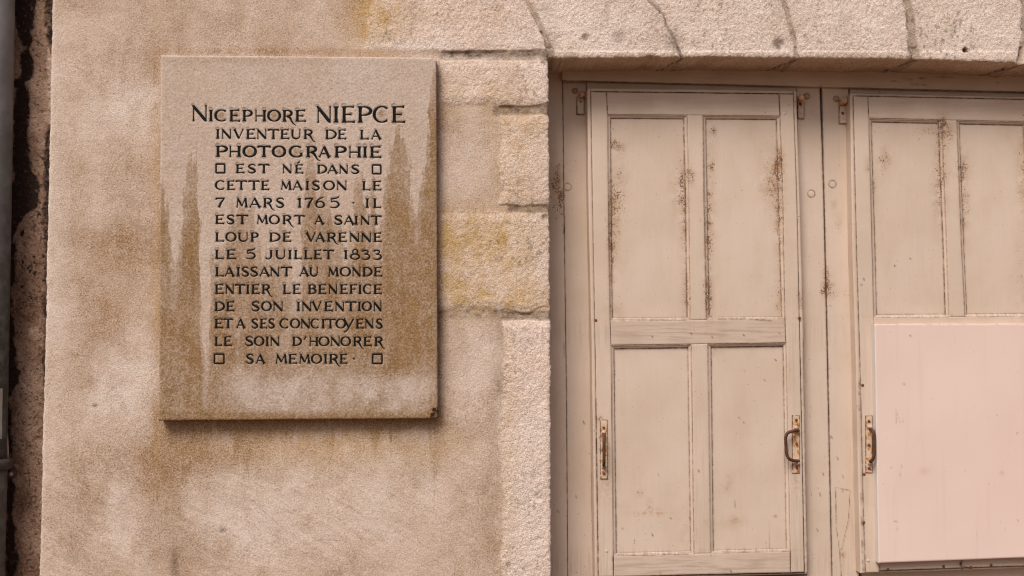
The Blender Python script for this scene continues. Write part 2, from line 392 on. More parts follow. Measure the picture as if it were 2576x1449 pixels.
    for k, sd_ in ((0, -1), (1, 0), (2, 1), (3, -1), (4, -1)):       # the open crack along one side of each joint
        gr = gr + (v < 150) * .85 * np.exp(-((u - J[k](v) - sd_ * JW[k] * .45 + 5 * fbm(u / 13, v / 13, 74 + k, 3)) / 1.8) ** 2) * ss(-.25, .3, fbm(u / 30, v / 18, 80 + k, 3))
    for q in ((1525, 25, 6, 40, .22), (1510, 60, 4, 30, .18), (1945, 35, 26, 30, .22), (1655, 60, 12, 40, .2), (2120, 40, 10, 50, .15), (2400, 90, 8, 40, .15), (2300, 60, 10, 60, .2), (1040, 40, 14, 30, .15), (1390, 90, 9, 40, .25)):
        gr = gr + G(u, v, *q) * np.clip(.6 + 1.2 * fbm(u / 5, v / 16, 96, 3), 0, 1.6)
    gr = gr + G(u, v, 1697, 112, 14, 22, .35) + G(u, v, 1688, 90, 10, 20, .25)
    for cu, cv, r, a in ((1474, 96, 8, .45), (1558, 98, 13, .4), (1960, 114, 9, .7), (2428, 127, 4.5, 1.0), (239, 1022, 4, .7), (560, 1336, 6, .5), (1372, 549, 7, .5)):
        gr = gr + G(u, v, cu, cv, r, r, a)
    tint = ss(.25, .6, fbm(u / 7, v / 13, 66, 2)) * ss(0.05, .5, fbm(u / 120, v / 90, 65, 3)) * stone * .45
    gr = gr + tint
    # hairline cracks
    for seg in ((150, 905, 196, 893), (196, 893, 236, 901), (300, 395, 330, 372), (330, 372, 372, 366), (760, 1372, 810, 1356), (810, 1356, 868, 1362), (640, 1262, 668, 1290), (668, 1290, 700, 1318), (560, 1240, 640, 1262), (1100, 532, 1180, 534), (1180, 534, 1262, 536)):
        gr = gr + .3 * np.exp(-(dseg(u, v, *seg) / 1.4) ** 2)
    gr = gr + .55 * G(u, v, 440, 1420, 7, 25)
    c = lambda x: np.clip(x, 0, 1); gr = gr * ss(0, 1, 1)
    return dict(stain=c(st), ochre=c(oc), pale=c(pa), grime=c(gr), stone=c(stone), mortar=c(mort))

STEP = 2.6
wall = thing('house_wall', (0, 0, 0), 'warm beige rendered house wall with stained patches and rough stone quoins around the opening', 'wall')
def cut(co, nrm, att, lab, faces, names):
    """split one continuous sheet into its parts by face label"""
    flab = lab.ravel()[faces[:, 0]]
    out = {}
    for k in np.unique(flab):
        f = faces[flab == k]; idx, inv = np.unique(f, return_inverse=True); f = inv.reshape(f.shape)
        nm, mat = names(k)
        mesh(nm, co.reshape(-1, 3)[idx], f, mat, wall, {a: x.ravel()[idx] for a, x in att.items()}, nrm.reshape(-1, 3)[idx])
names = lambda k: ('render_coat', M_render) if k == 0 else (('mortar_joint', M_mortar) if k >= 100 else (('lintel_stone' if 2 <= k <= 6 else 'quoin_stone'), M_stone))
def label_of(stone, mort, which, u, v):
    lab = np.where(stone > .5, which + 1, 0)
    mz = np.select([v < 175, v < 400, v < 650], [100, 101, 102], 103)
    # joints of the arch are separate runs of mortar
    mz = np.where((v < 125) | (u > 1400), 110 + np.argmin(np.stack([np.abs(u - j(v)) for j in J]), 0), mz)
    return np.where((stone <= .5) & (mort > .45), mz, lab)

def extrude_rows(u, v, h, depth_list, axis):
    pass

# sheet A: everything left of the opening, with the jamb turned inward at its right edge
vv = np.arange(-260, 1760, STEP); nc = 500
s = np.linspace(0, 1, nc)
uA0 = edgeL(vv)[:, None]; uA1 = jamb(vv)[:, None]
U = uA0 + (uA1 - uA0) * s[None]; V = np.repeat(vv[:, None], nc, 1)
h, stone, mort, which, m, wob = wall_fields(U, V)
# worn arrises
rd = np.exp(-np.maximum(uA1 - U, 0) / 3.5) * 3.0 * (V > 140); rl = np.exp(-np.maximum(U - uA0, 0) / 3.0) * 3.0
co = P(U, V, 0.0); co[..., 1] -= (h - rd - rl) / 1000
att = wall_attr(U, V, stone, mort, m, wob); lab = label_of(stone, mort, which, U, V)
dl = np.array([.004, .012, .03, .07, .11, .17])
jam = np.stack([co[:, -1] + np.array([.0008 * (i + 1), 0, 0]) * 1 + np.array([0, d, 0]) for i, d in enumerate(dl)], 1)
jam[..., 1] = np.minimum(jam[..., 1], .17)
dlL = np.array([.003, .012, .05, .12])
lef = np.stack([co[:, 0] + np.array([-.0006 * (i + 1), d, 0]) for i, d in list(enumerate(dlL))[::-1]], 1)
below = vv > 143
full = np.concatenate([lef, co, jam], 1)
NA = grid_normals(full); NA[~below, 4 + nc - 1] = grid_normals(co)[~below, -1]
ext = lambda x: np.concatenate([np.repeat(x[:, :1], 4, 1), x, np.repeat(x[:, -1:], 6, 1)], 1)
att = {k: ext(x) for k, x in att.items()}; lab = ext(lab)
f = grid_faces(*full.shape[:2])
# no jamb return above the lintel line
rowi = f[:, 0] // full.shape[1]; coli = f[:, 0] % full.shape[1]
f = f[~((coli >= full.shape[1] - 7) & (vv[rowi] < 140))]
cut(full, NA, att, lab, f, names)
WALL_L = full[:, 0]; WALL_TOP = full[0]; 

# sheet B: the flat arch over the opening with its soffit
uu = np.arange(0, 1, 1 / 560.); uB1 = 2820
nr = 158
t = np.linspace(0, 1, nr)
Ub0 = np.linspace(0, 1, 560)
Vt = lambda Uu: lintel(Uu)
U = np.zeros((nr, 560)); V = np.zeros((nr, 560))
for i in range(nr):
    vrow = -260 + (147 + 260) * t[i]
    ul = float(jamb(np.array([vrow]))[0])
    U[i] = ul + (uB1 - ul) * Ub0
    V[i] = -260 + (lintel(U[i]) + 260) * t[i]
h, stone, mort, which, m, wob = wall_fields(U, V)
rd = np.exp(-np.maximum(lintel(U) - V, 0) / 4.0) * 3.5
co = P(U, V, 0.0); co[..., 1] -= (h - rd) / 1000
att = wall_attr(U, V, stone, mort, m, wob); lab = label_of(stone, mort, which, U, V)
att['pale'] = np.clip(att['pale'] + np.exp(-np.maximum(lintel(U) - V, 0) / 7) * .35, 0, 1)
att['ochre'] = np.clip(att['ochre'] + np.exp(-np.maximum(lintel(U) - V, 0) / 3) * .6, 0, 1)
ds = np.array([.004, .010, .02, .035, .055, .08, .105, .13, .16])
soff = np.stack([co[-1] + np.stack([0 * Ub0 - .35 * d * (0), 0 * Ub0 + d, .0012 * fbm(U[-1] / 30, 0 * Ub0 + 9 * d, 71, 3) + 0 * Ub0], -1) for d in ds], 0)
full = np.concatenate([co, soff], 0)
att = {k: np.concatenate([x, np.repeat(x[-1:], len(ds), 0)], 0) for k, x in att.items()}
# joints run on into the soffit, slanting toward the left as they go in
us = np.stack([U[-1] + 330 * d for d in ds]); gsoff = 0 * us
for k, j in enumerate(J[1:]):
    c = float(j(146.0)); gsoff += .8 * np.exp(-((us - c - 6 + 5 * fbm(us / 9, us * 0 + ds[:, None] * 60, 72, 2)) / 4.5) ** 2)
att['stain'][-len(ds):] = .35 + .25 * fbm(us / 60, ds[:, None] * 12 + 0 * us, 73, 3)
att['grime'][-len(ds):] = np.clip(.0 + gsoff + .2 * np.linspace(0, 1, len(ds))[:, None] ** 3, 0, 1)  # joint lines, plus a darkening toward the back of the soffit
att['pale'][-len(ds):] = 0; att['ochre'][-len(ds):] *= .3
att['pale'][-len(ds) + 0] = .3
lab = np.concatenate([lab, np.repeat(lab[-1:], len(ds), 0)], 0)
cut(full, grid_normals(full), att, lab, grid_faces(*full.shape[:2]), names)

# the same wall carried on above, below and to the right of the modelled sheets
zt = float(P(700, -258, 0)[2]); zb = float(P(700, 1754, 0)[2]); xl = float(P(132, -250, 0)[0]); xr = 3.2; xj = float(P(1385, 1700, 0)[0]); xo = float(P(2818, 800, 0)[0])
def slab(name, x0, x1, y0, y1, z0, z1, mat, parent, label=None):
    c = [(x0, y0, z0), (x1, y0, z0), (x1, y1, z0), (x0, y1, z0), (x0, y0, z1), (x1, y0, z1), (x1, y1, z1), (x0, y1, z1)]
    return mesh(name, c, [[0, 1, 5, 4], [1, 2, 6, 5], [2, 3, 7, 6], [3, 0, 4, 7], [4, 5, 6, 7], [3, 2, 1, 0]], mat, parent, smooth=False, label=label)
slab('upper_render', xl, xr, .002, .3, zt - .004, 5.5, M_render, wall)
slab('lower_render', xl, xj, .002, .3, 0, zb + .004, M_render, wall)
slab('far_jamb', xo - .02, xr, .004, .3, 0, zt - .006, M_stone, wall)

# ------------------------------------------------------------------ neighbour's older wall, set back at the left
old = thing('neighbour_wall', (-1.3, .1, 0), 'dark weathered older wall strip with black flaking stain, between drainpipe and rendered wall', 'wall')
U, V = np.meshgrid(np.arange(-260, 300, 2.4), np.arange(-260, 1760, 2.6))
wv = fbm(U / 17, V / 26, 81, 5); wb = fbm(U / 40, V / 90, 82, 3)
CW = [(-260, 57, 26), (0, 58, 26), (43, 60, 27), (65, 62, 21), (98, 64, 15), (122, 66, 4), (145, 62, 17), (195, 62, 15), (206, 50, 13), (240, 55, 16), (315, 49, 16), (350, 48, 18), (430, 55, 24), (470, 62, 36), (520, 58, 34), (545, 40, 16),
      (600, 28, 8), (660, 30, 13), (700, 28, 10), (760, 22, 4), (860, 22, 12), (930, 26, 18), (965, 32, 20), (985, 20, 3), (1200, 24, 2), (1230, 26, 7), (1290, 22, 3), (1340, 28, 10), (1415, 28, 12), (1460, 22, 6), (1760, 20, 6)]
cen = np.interp(V, [c[0] for c in CW], [c[1] for c in CW]); wid = np.interp(V, [c[0] for c in CW], [c[2] for c in CW])
sh = np.abs(U - cen) - wid + 12 * wv + 5 * wb
sh = np.minimum(sh, 30 - 30 * ss(.35, .75, fbm(U / 11, V / 15, 91, 3) + .25 * G(U, V, 75, 680, 40, 160)) * (V > 330) * (V < 760) - 2)
dark = ss(6, -6, sh)
rt = np.interp(V, [-260, 0, 60, 120, 140, 310, 340, 560, 600, 760, 830, 960, 1010, 1760], [12, 12, 16, 8, 0, 0, 10, 12, 5, 5, 3, 4, 0, 0])
edge = L((0, 132), (1449, 99.5))(V)
dark = np.maximum(dark, ss(4, -4, edge - U - rt + 10 * wv) * .6 * (rt > 0))
hh = 2.2 * fbm(U / 50, V / 50, 83, 3) + 1.6 * fbm(U / 14, V / 14, 84, 3) + 1.0 * fbm(U / 6, V / 6, 86, 2) - 3.0 * dark
for x in ((95, 1105, 7, 5, 5), (62, 1110, 4, 3, 4)): hh = hh - G(U, V, *x)
gr = dark * (1.5 + .3 * fbm(U / 30, V / 30, 87, 2))
for seg in ((90, 385, 108, 400), (108, 400, 120, 432), (86, 100, 108, 115), (60, 1192, 72, 1190), (72, 1178, 74, 1222), (88, 1345, 96, 1340)):
    gr = gr + .8 * np.exp(-(dseg(U, V, *seg) / 1.7) ** 2)
YO = .095
co = P(U, V, YO); co[..., 1] -= hh / 1000
pal = ss(.0, .5, fbm(U / 45, V / 70, 88, 3)) * ss(420, 380, V) * .8 + ss(.1, .6, fbm(U / 45, V / 60, 89, 3)) * .3 + G(U, V, 70, 1000, 22, 60, .3)
mesh('weathered_render', co.reshape(-1, 3), grid_faces(*U.shape), M_oldwall, old,
     dict(grime=np.clip(gr, 0, 1.6), stain=np.clip(.35 + .5 * fbm(U / 60, V / 60, 90, 3) + .35 * ss(500, 800, V), 0, 1), pale=np.clip(pal * (1 - dark), 0, 1), ochre=np.clip(G(U, V, 115, 20, 10, 30, .6), 0, 1)))
zo_t = float(co[0, 50, 2]); zo_b = float(co[-1, 50, 2]); xo1 = float(co[0, 0, 0]); xo2 = float(co[0, -1, 0])
slab('upper_face', -5, xo2, YO + .004, YO + .3, zo_t - .004, 5.5, M_oldwall, old)
slab('lower_face', -5, xo2, YO + .004, YO + .3, 0, zo_b + .004, M_oldwall, old)
slab('outer_face', -5, xo1 + .03, YO + .006, YO + .3, zo_b + .006, zo_t - .006, M_oldwall, old)

# ------------------------------------------------------------------ tubes, domes, boards
def tube(name, pts, r, mat, parent, n=10, attrs=None, cap=True, label=None):
    pts = np.asarray(pts, float); r = np.broadcast_to(np.asarray(r, float), (len(pts),))
    tan = np.gradient(pts, axis=0); tan /= np.linalg.norm(tan, axis=1, keepdims=True)
    up = np.array((0, 1, 0)) if abs(tan[0][1]) < .9 else np.array((1, 0, 0))
    a = np.cross(tan, up); a /= np.linalg.norm(a, axis=1, keepdims=True); b = np.cross(tan, a)
    th = np.linspace(0, 2 * np.pi, n, endpoint=False)
    ring = pts[:, None] + r[:, None, None] * (np.cos(th)[None, :, None] * a[:, None] + np.sin(th)[None, :, None] * b[:, None])
    co = ring.reshape(-1, 3); F = []
    for i in range(len(pts) - 1):
        for k in range(n):
            F.append([i * n + k, i * n + (k + 1) % n, (i + 1) * n + (k + 1) % n, (i + 1) * n + k])
    if cap: F.append(list(range(n))[::-1]); F.append(list(range((len(pts) - 1) * n, len(pts) * n)))
    at = None
    if attrs: at = {k: np.repeat(np.asarray(x, float), n) for k, x in attrs.items()}
    return mesh(name, co, F, mat, parent, at, label=label)

def spline(pts, k=8):
    p = np.asarray(pts, float); out = []
    q = np.vstack([2 * p[0] - p[1], p, 2 * p[-1] - p[-2]])
    for i in range(1, len(q) - 2):
        for t in np.linspace(0, 1, k, endpoint=False):
            a, b, c, d = q[i - 1], q[i], q[i + 1], q[i + 2]
            out.append(.5 * (2 * b + (c - a) * t + (2 * a - 5 * b + 4 * c - d) * t * t + (3 * b - 3 * c + d - a) * t ** 3))
    out.append(p[-1]); return np.array(out)

def dome(name, u, v, Y, r, hgt, mat, parent, n=16, stem=0.0, slot=False, flat=.5):
    """round-headed screw, plug or pin facing the street, its foot on plane Y"""
    c = P(u, v, Y - stem)
    prof = [(1.0, 0.0)] + [(math.cos(a) * 1.0, math.sin(a)) for a in np.linspace(.3, 1.35, 5)]
    rings = [(r, stem)] if stem else []
    rings += [(r * a, -hgt * b) for a, b in prof]
    th = np.linspace(0, 2 * np.pi, n, endpoint=False)
    co = []
    for rr, y in rings:
        for a in th: co.append(c + np.array((rr * math.cos(a), y, rr * math.sin(a))))
    F = []
    for i in range(len(rings) - 1):
        for k in range(n): F.append([i * n + k, i * n + (k + 1) % n, (i + 1) * n + (k + 1) % n, (i + 1) * n + k])
    F.append(list(range((len(rings) - 1) * n, len(rings) * n)))
    co = np.array(co)
    if slot:                                                    # driver slot pressed into the head
        loc = co - c; a = .6
        d = loc[:, 0] * math.sin(a) - loc[:, 2] * math.cos(a)
        co[:, 1] += np.where((np.abs(d) < r * .22) & (np.arange(len(co)) >= n * (1 + bool(stem))), hgt * .6, 0)
    return mesh(name, co, F, mat, parent)

# grime, mould and painted plug-ring shade on the wood, by pixel on the woodwork
DIRT_SHADE = []      # polyline points, width, strength
def dl_(pts, wd=1.4, a=.9): DIRT_SHADE.append((np.asarray(pts, float), wd, a))
MOLD = [(1548, 362, 9, 9, .75), (1564, 372, 16, 9, .6), (1545, 560, 13, 110, .75), (1560, 480, 16, 40, .45), (1535, 640, 5, 90, .6), (1718, 460, 9, 40, .6), (1700, 480, 16, 60, .4), (1722, 560, 8, 70, .7), (1742, 447, 7, 18, .85),
        (1787, 490, 11, 130, .5), (1785, 600, 7, 40, .6), (1776, 560, 5, 120, .3), (1960, 408, 9, 24, 1.25), (1940, 455, 20, 45, .75), (1960, 560, 9, 70, .85), (1727, 740, 8, 45, .75), (1784, 745, 9, 45, .95), (1962, 755, 9, 45, .6), (1550, 780, 22, 12, .4),
        (2013, 752, 6, 22, .9), (2225, 400, 14, 20, .75), (2363, 450, 13, 85, .85), (2345, 330, 20, 12, .55), (2372, 320, 8, 30, .9), (2391, 330, 9, 18, .8), (2421, 422, 12, 24, .95), (2424, 520, 9, 60, .75),
        (2574, 430, 12, 80, .7), (2198, 470, 7, 26, .7), (2183, 418, 5, 14, .9), (2078, 700, 7, 22, .95), (2092, 728, 9, 20, .8), (2074, 730, 8, 16, .7), (1397, 478, 12, 45, .75), (1413, 515, 7, 25, .9), (1419, 577, 3, 14, 1.1), (1404, 440, 10, 40, .5),
        (2110, 560, 6, 14, .6), (2098, 515, 5, 8, .7), (2590, 700, 20, 80, .5), (1560, 1270, 12, 9, .3), (1750, 1330, 40, 30, .25), (1850, 1310, 20, 10, .5), (1830, 1220, 8, 16, .6), (1610, 1240, 8, 6, .8), (1795, 330, 7, 7, .8), (1790, 420, 6, 6, .8), (1800, 880, 10, 14, .5)]
RUST = [(1632, 1290, 30, 3, .5), (1634, 1268, 5, 9, .5), (1605, 1297, 8, 3, .4), (1658, 1293, 6, 4, .5), (1645, 1280, 12, 2.5, .4), (1499, 805, 3, 3, 1.6), (2010, 800, 3.2, 3.2, 1.6), (2121, 1396, 4, 4, 1.6), (1508, 1055, 5, 6, 1.2), (1530, 1160, 3, 50, .5), (2003, 1215, 8, 25, .35), (1519, 1225, 8, 20, .25),
        (2128, 290, 6, 20, .6), (2014, 275, 7, 20, .5), (1872, 933, 2, 2, 1.0), (1950, 1298, 3, 4, .9)]
WEAR = [(1640, 804, 120, 3.5, 1.0), (1870, 802, 120, 3.5, 1.0), (1640, 1395, 120, 4, 1.0), (1890, 1384, 120, 4, 1.0), (2290, 796, 120, 4, 1.0), (2500, 794, 120, 4, 1.0), (1757, 838, 260, 26, .9), (1757, 1425, 300, 28, 1.0), (1512, 1320, 16, 190, .35), (2005, 1250, 14, 160, .5), (1766, 1200, 24, 200, .35), (2185, 1100, 20, 300, .3), (2150, 1200, 10, 260, .6), (1990, 900, 14, 120, .4)]

def wood_attr(u, v):
    d = 0 * u
    for pts, wd, a in DIRT_SHADE:
        if pts[:, 0].min() > u.max() + 6 or pts[:, 0].max() < u.min() - 6 or pts[:, 1].min() > v.max() + 6 or pts[:, 1].max() < v.min() - 6: continue
        for i in range(len(pts) - 1):
            d = np.maximum(d, a * np.exp(-(dseg(u, v, *pts[i], *pts[i + 1]) / wd) ** 2))
    mo = 0 * u; ru = 0 * u; we = 0 * u
    for x in MOLD: mo = mo + G(u, v, *x)
    for x in RUST: ru = ru + G(u, v, *x)
    for x in WEAR: we = np.maximum(we, G(u, v, *x))
    return dict(dirt_shade=np.clip(d, 0, 1), mold=np.clip(mo, 0, 1.4), rust=np.clip(ru, 0, 1.5), wear=np.clip(we, 0, 1))

BRD = [0]
def board(name, fl, fr, gt, gb, Yf, Yb, mat, parent, ch=1.6, res=2.6, label=None, afun=wood_attr, wob=.45):
    """plank between the lines fl, fr (u of v) and rows gt, gb (v of u), front at Yf with eased edges, back at Yb"""
    BRD[0] += 1; sd = BRD[0] * 7
    vm0, vm1 = float(gt(fl(200))), float(gb(fl(900)))
    for _ in range(3):
        ul0 = float(fl(vm0)); vm0 = float(gt(ul0)); ul1 = float(fl(vm1)); vm1 = float(gb(ul1))
    wpx = abs(float(fr(vm0)) - ul0); hpx = abs(vm1 - vm0)
    def params(n, span):
        c = min(ch / span, .2)
        return np.concatenate([[0, c * .35], np.linspace(c, 1 - c, max(2, int(n))), [1 - c * .35, 1]])
    s = params(wpx / res, wpx); t = params(hpx / res, hpx)
    Sg, Tg = np.meshgrid(s, t)
    V = vm0 + (vm1 - vm0) * Tg
    for _ in range(3):
        U = fl(V) + (fr(V) - fl(V)) * Sg
        a, b = gt(U), gb(U); V = a + (b - a) * Tg
    U = U + wob * fbm(V / 70, V * 0 + sd, sd, 2) * 1.0; V = V + wob * fbm(U / 70, U * 0 + sd, sd + 1, 2)
    Y = Yf + .0006 * fbm(U / 130, V / 130, sd + 2, 2)
    es = np.minimum(np.minimum(Sg, 1 - Sg) * wpx, np.minimum(Tg, 1 - Tg) * hpx)
    Y = Y + np.clip((ch - es) / ch, 0, 1) ** 2 * ch * .8 / 1000
    co = P(U, V, Y); at = afun(U, V)
    nr, nc = U.shape
    F = grid_faces(nr, nc)
    ring = np.concatenate([np.arange(nc), (np.arange(1, nr)) * nc + nc - 1, (nr - 1) * nc + np.arange(nc - 2, -1, -1), np.arange(nr - 2, 0, -1) * nc])
    flat = co.reshape(-1, 3); rim = flat[ring]; bk = rim.copy(); bk[:, 1] = Yb
    N = nr * nc; nR = len(ring)
    co2 = np.concatenate([flat, rim, bk])
    k = np.arange(nR); k2 = (k + 1) % nR
    side = np.stack([N + k, N + k2, N + nR + k2, N + nR + k], -1)
    at = {q: np.concatenate([x.ravel(), x.ravel()[ring], x.ravel()[ring]]) for q, x in at.items()}
    return mesh(name, co2, np.concatenate([F, side]), mat, parent, at, label=label)

def moulding(name, lo, li, ro, ri, to, ti, bo, bi, Yo, Yi, mat, parent):
    """mitred sloping frame between an outer and an inner outline"""
    def corner(f, g):
        v = float(g(f(500)));
        for _ in range(4): v = float(g(float(f(v))))
        return float(f(v)), v
    O = [corner(lo, to), corner(ro, to), corner(ro, bo), corner(lo, bo)]
    I = [corner(li, ti), corner(ri, ti), corner(ri, bi), corner(li, bi)]
    co = []; F = []; at = None; ats = []
    prof = [(0, 0), (.18, .05), (.3, .45), (.62, .55), (.85, .8), (1, 1.0)]
    for k in range(4):
        o0, o1, i0, i1 = map(np.array, (O[k], O[(k + 1) % 4], I[k], I[(k + 1) % 4]))
        n = max(4, int(np.hypot(*(o1 - o0)) / 4)); tt = np.linspace(0, 1, n)
        fo = [lo, ro]; uu = []; vv_ = []; yy = []
        for q, yq in prof:
            oo = o0[None] + (o1 - o0)[None] * tt[:, None]; ii = i0[None] + (i1 - i0)[None] * tt[:, None]
            if k in (1, 3):                                       # uprights follow their bent lines
                f_o = ro if k == 1 else lo; f_i = ri if k == 1 else li
                oo[:, 0] = f_o(oo[:, 1]); ii[:, 0] = f_i(ii[:, 1])
            p = oo + (ii - oo) * q; uu.append(p[:, 0]); vv_.append(p[:, 1]); yy.append(np.full(n, Yo + (Yi - Yo) * yq))
        uu, vv_, yy = np.array(uu), np.array(vv_), np.array(yy)
        base = len(co); c = P(uu, vv_, yy).reshape(-1, 3); co.extend(c)
        F.extend((grid_faces(*uu.shape) + base).tolist()); ats.append(wood_attr(uu, vv_))
    at = {q: np.concatenate([a[q].ravel() for a in ats]) for q in ats[0]}
    return mesh(name, np.array(co), np.array(F), mat, parent, at, smooth=False)

# ------------------------------------------------------------------ shopfront frame in the opening
YF = .140
frame = thing('shopfront_frame', (.75, YF, 0), 'beige painted wooden frame boards filling the stone opening behind both shutters', 'frame')
const = lambda c: (lambda x: c + 0 * np.asarray(x, float))
fA = L((200, 1415), (503, 1418.4), (1006, 1425), (1449, 1428)); fBr = L((200, 1474.5), (503, 1477), (899, 1484), (1266, 1488), (1449, 1492))
gapL = L((222, 2062), (503, 2071.4), (876, 2079.8), (1449, 2091.8)); gapR = L((222, 2067.7), (503, 2074.6), (876, 2082.6), (1449, 2094.2))
fDr = L((230, 2134), (629, 2141), (899, 2148), (1449, 2161))
headb = Rw(1415, 202, 2576, 231)
dl_([(float(fA(v)), v) for v in range(200, 1700, 60)], 1.2, .75)
dl_([(float(gapL(v)), v) for v in range(215, 1700, 60)], 1.6, .5); dl_([(float(gapR(v)), v) for v in range(215, 1700, 60)], 1.6, .45)
dl_([(1415, 203), (2010, 219), (2576, 232), (2800, 238)], 1.8, .75)
dl_([(1478, 203), (1478, 224)], 1, .5); dl_([(1427, 204), (1427, 222)], 1, .5); dl_([(2004, 218), (2004, 230)], 1, .5); dl_([(2140, 222), (2140, 240)], 1, .5)
dl_([(1424, 720), (1418, 900)], 1.2, .35)
dl_([(2102, 1226), (2104.5, 1334), (2112, 1382), (2117, 1452)], 1.1, .8); dl_([(2102, 1226), (2138, 1234), (2135, 1305), (2118, 1382)], 1.1, .8); dl_([(2120, 1230), (2120, 1238)], 1.1, .7)
dl_([(2240, 205), (2330, 196)], 1.0, .6); dl_([(2330, 196), (2420, 192)], 1.0, .5); dl_([(2290, 212), (2330, 214)], 1.2, .5)
for q in ((1402, 1283, 3), (1448, 1246, 4), (2091, 1098, 3), (2106, 1150, 4), (2062, 1240, 5), (2055, 1330, 4), (1468, 1060, 4), (2120, 1196, 4), (2070, 1190, 4)): dl_([(q[0], q[1]), (q[0] + 2, q[1] + q[2] * 1.6)], 1.5, .8)
for u, v in ((1428, 470), (2041, 487.5), (2094, 463)): dl_([(u + 9 * math.cos(a), v + 9 * math.sin(a)) for a in np.linspace(0, 6.3, 18)], 1.5, .8)  # dark rings painted round the plugs as the shade of their recesses
for q0, q1, q2, q3 in ((1451, 1470, 245, 288), (2007, 2023, 256, 298), (2111, 2132, 266, 311)): dl_([(q0, q2), (q0, q3), (q1, q3), (q1, q2)], 1.3, .7)
slab('light_block_board', float(P(1370, 200, .2)[0]), xo + .1, .27, .30, .0, float(P(1400, 150, .2)[2]) + .1, M_dark, frame)  # unseen board added to keep sky light out of the shutter gaps
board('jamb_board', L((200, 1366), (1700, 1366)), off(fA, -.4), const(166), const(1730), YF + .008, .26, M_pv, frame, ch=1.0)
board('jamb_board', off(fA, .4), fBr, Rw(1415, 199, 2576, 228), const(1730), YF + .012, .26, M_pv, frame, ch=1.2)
board('head_rail', L((100, 1414), (300, 1414)), const(2790), const(162), headb, YF - .014, .26, M_ph, frame, ch=2.0)
fr1 = L((200, 1476.5), (240, 1476.5)); fr2 = L((200, 2003.5), (240, 2004))
board('frieze_board', fr1, fr2, Rw(1415, 199, 2576, 228), Rw(1478, 236, 2004, 243), YF + .003, .26, M_ph, frame, ch=.8)
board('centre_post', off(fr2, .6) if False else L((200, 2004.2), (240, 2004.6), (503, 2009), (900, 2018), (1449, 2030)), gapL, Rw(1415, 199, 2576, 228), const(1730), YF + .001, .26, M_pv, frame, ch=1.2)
board('centre_post', gapR, fDr, Rw(1415, 199, 2576, 228), const(1730), YF, .26, M_pv, frame, ch=1.2)
board('frieze_board', L((200, 2137), (260, 2139)), const(2628), Rw(1415, 199, 2576, 228), Rw(2138, 252, 2690, 268), YF + .003, .26, M_ph, frame, ch=.8)
board('jamb_board', L((200, 2630), (1440, 2679)), const(2815), Rw(1415, 199, 2576, 228), const(1730), YF, .26, M_pv, frame, ch=1.2)
board('sill_board', L((1400, 1500), (1700, 1502)), L((1400, 2026), (1700, 2036)), Rw(1500, 1458, 2030, 1448), const(1730), YF + .006, .26, M_ph, frame)
board('sill_board', L((1400, 2166), (1700, 2172)), const(2674), Rw(2166, 1432, 2576, 1420), const(1730), YF + .006, .26, M_ph, frame)
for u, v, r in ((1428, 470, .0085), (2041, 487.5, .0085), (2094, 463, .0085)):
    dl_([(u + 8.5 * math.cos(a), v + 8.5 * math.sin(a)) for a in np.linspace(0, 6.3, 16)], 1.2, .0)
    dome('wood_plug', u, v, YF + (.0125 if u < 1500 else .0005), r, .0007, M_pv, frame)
for (du, dv), (pu, pv), (q0, q1, q2, q3), sc in (((1446, 228.7), (1463.3, 237), (1451, 1470, 245, 288), (1460, 256)), ((2029.8, 242), (2016, 246), (2007, 2023, 256, 298), (2013.5, 262)), ((2103.4, 248.8), (2124, 253.4), (2111, 2132, 266, 311), (2120, 285))):
    dl_([(q0, q2), (q0 + .5, q3)], 1.2, .9); dl_([(q0, q3), (q1, q3)], 1.0, .6); dl_([(q1, q2), (q1, q3)], 1.0, .7)
    pt = board('hanger_plate', const(q0), const(q1), const(q2), const(q3), YF + (.008 if du < 1500 else -.004), YF + (.0125 if du < 1500 else .001), M_pv, frame, ch=.8)
    dome('hanger_pin', pu, pv, YF + (.0125 if du < 1500 else 0), .0085, .006, M_pin, pt, stem=.022)
    dome('screw', sc[0], sc[1], YF + (.008 if du < 1500 else -.004), .0045, .003, M_knob if du < 1500 else M_screw, pt, slot=True)
    dome('wood_plug', du, dv, YF + (.0125 if du < 1500 else 0), .009, .007, M_knob, frame)
    if du < 1500:
        pass

# ------------------------------------------------------------------ shutters
YS, YB, YP = .104, .165, .113
def handle(root, plate, screws, grip, lugs, label=None):
    a, b, c, d = plate
    f = lambda u, v: dict(dirt_shade=np.clip(np.exp(-(np.minimum(np.minimum(u - a, b - u), np.minimum(v - c, d - v)) / 1.6) ** 2) * .95
                          + sum(np.exp(-(((u - su) ** 2 + (v - sv) ** 2) / 60)) * .35 for su, sv in screws), 0, 1))
    pl = board('handle', const(a), const(b), const(c), const(d), YS - .0025, YS + .001, M_plate, root, ch=.8, res=1.6, afun=f, wob=.3, label=label)
    for su, sv in screws: dome('screw', su, sv, YS - .0025, .0042, .0022, M_screw, pl, n=14, slot=True)
    pts = spline([P(u, v, YS - y) for u, v, y in grip], 7)
    tube('grip', pts, .0042, M_rod, pl, 12)
    for u, v in lugs:
        dome('lug', u, v, YS - .0025, .0062, .007, M_lug, pl, n=14)
    return pl

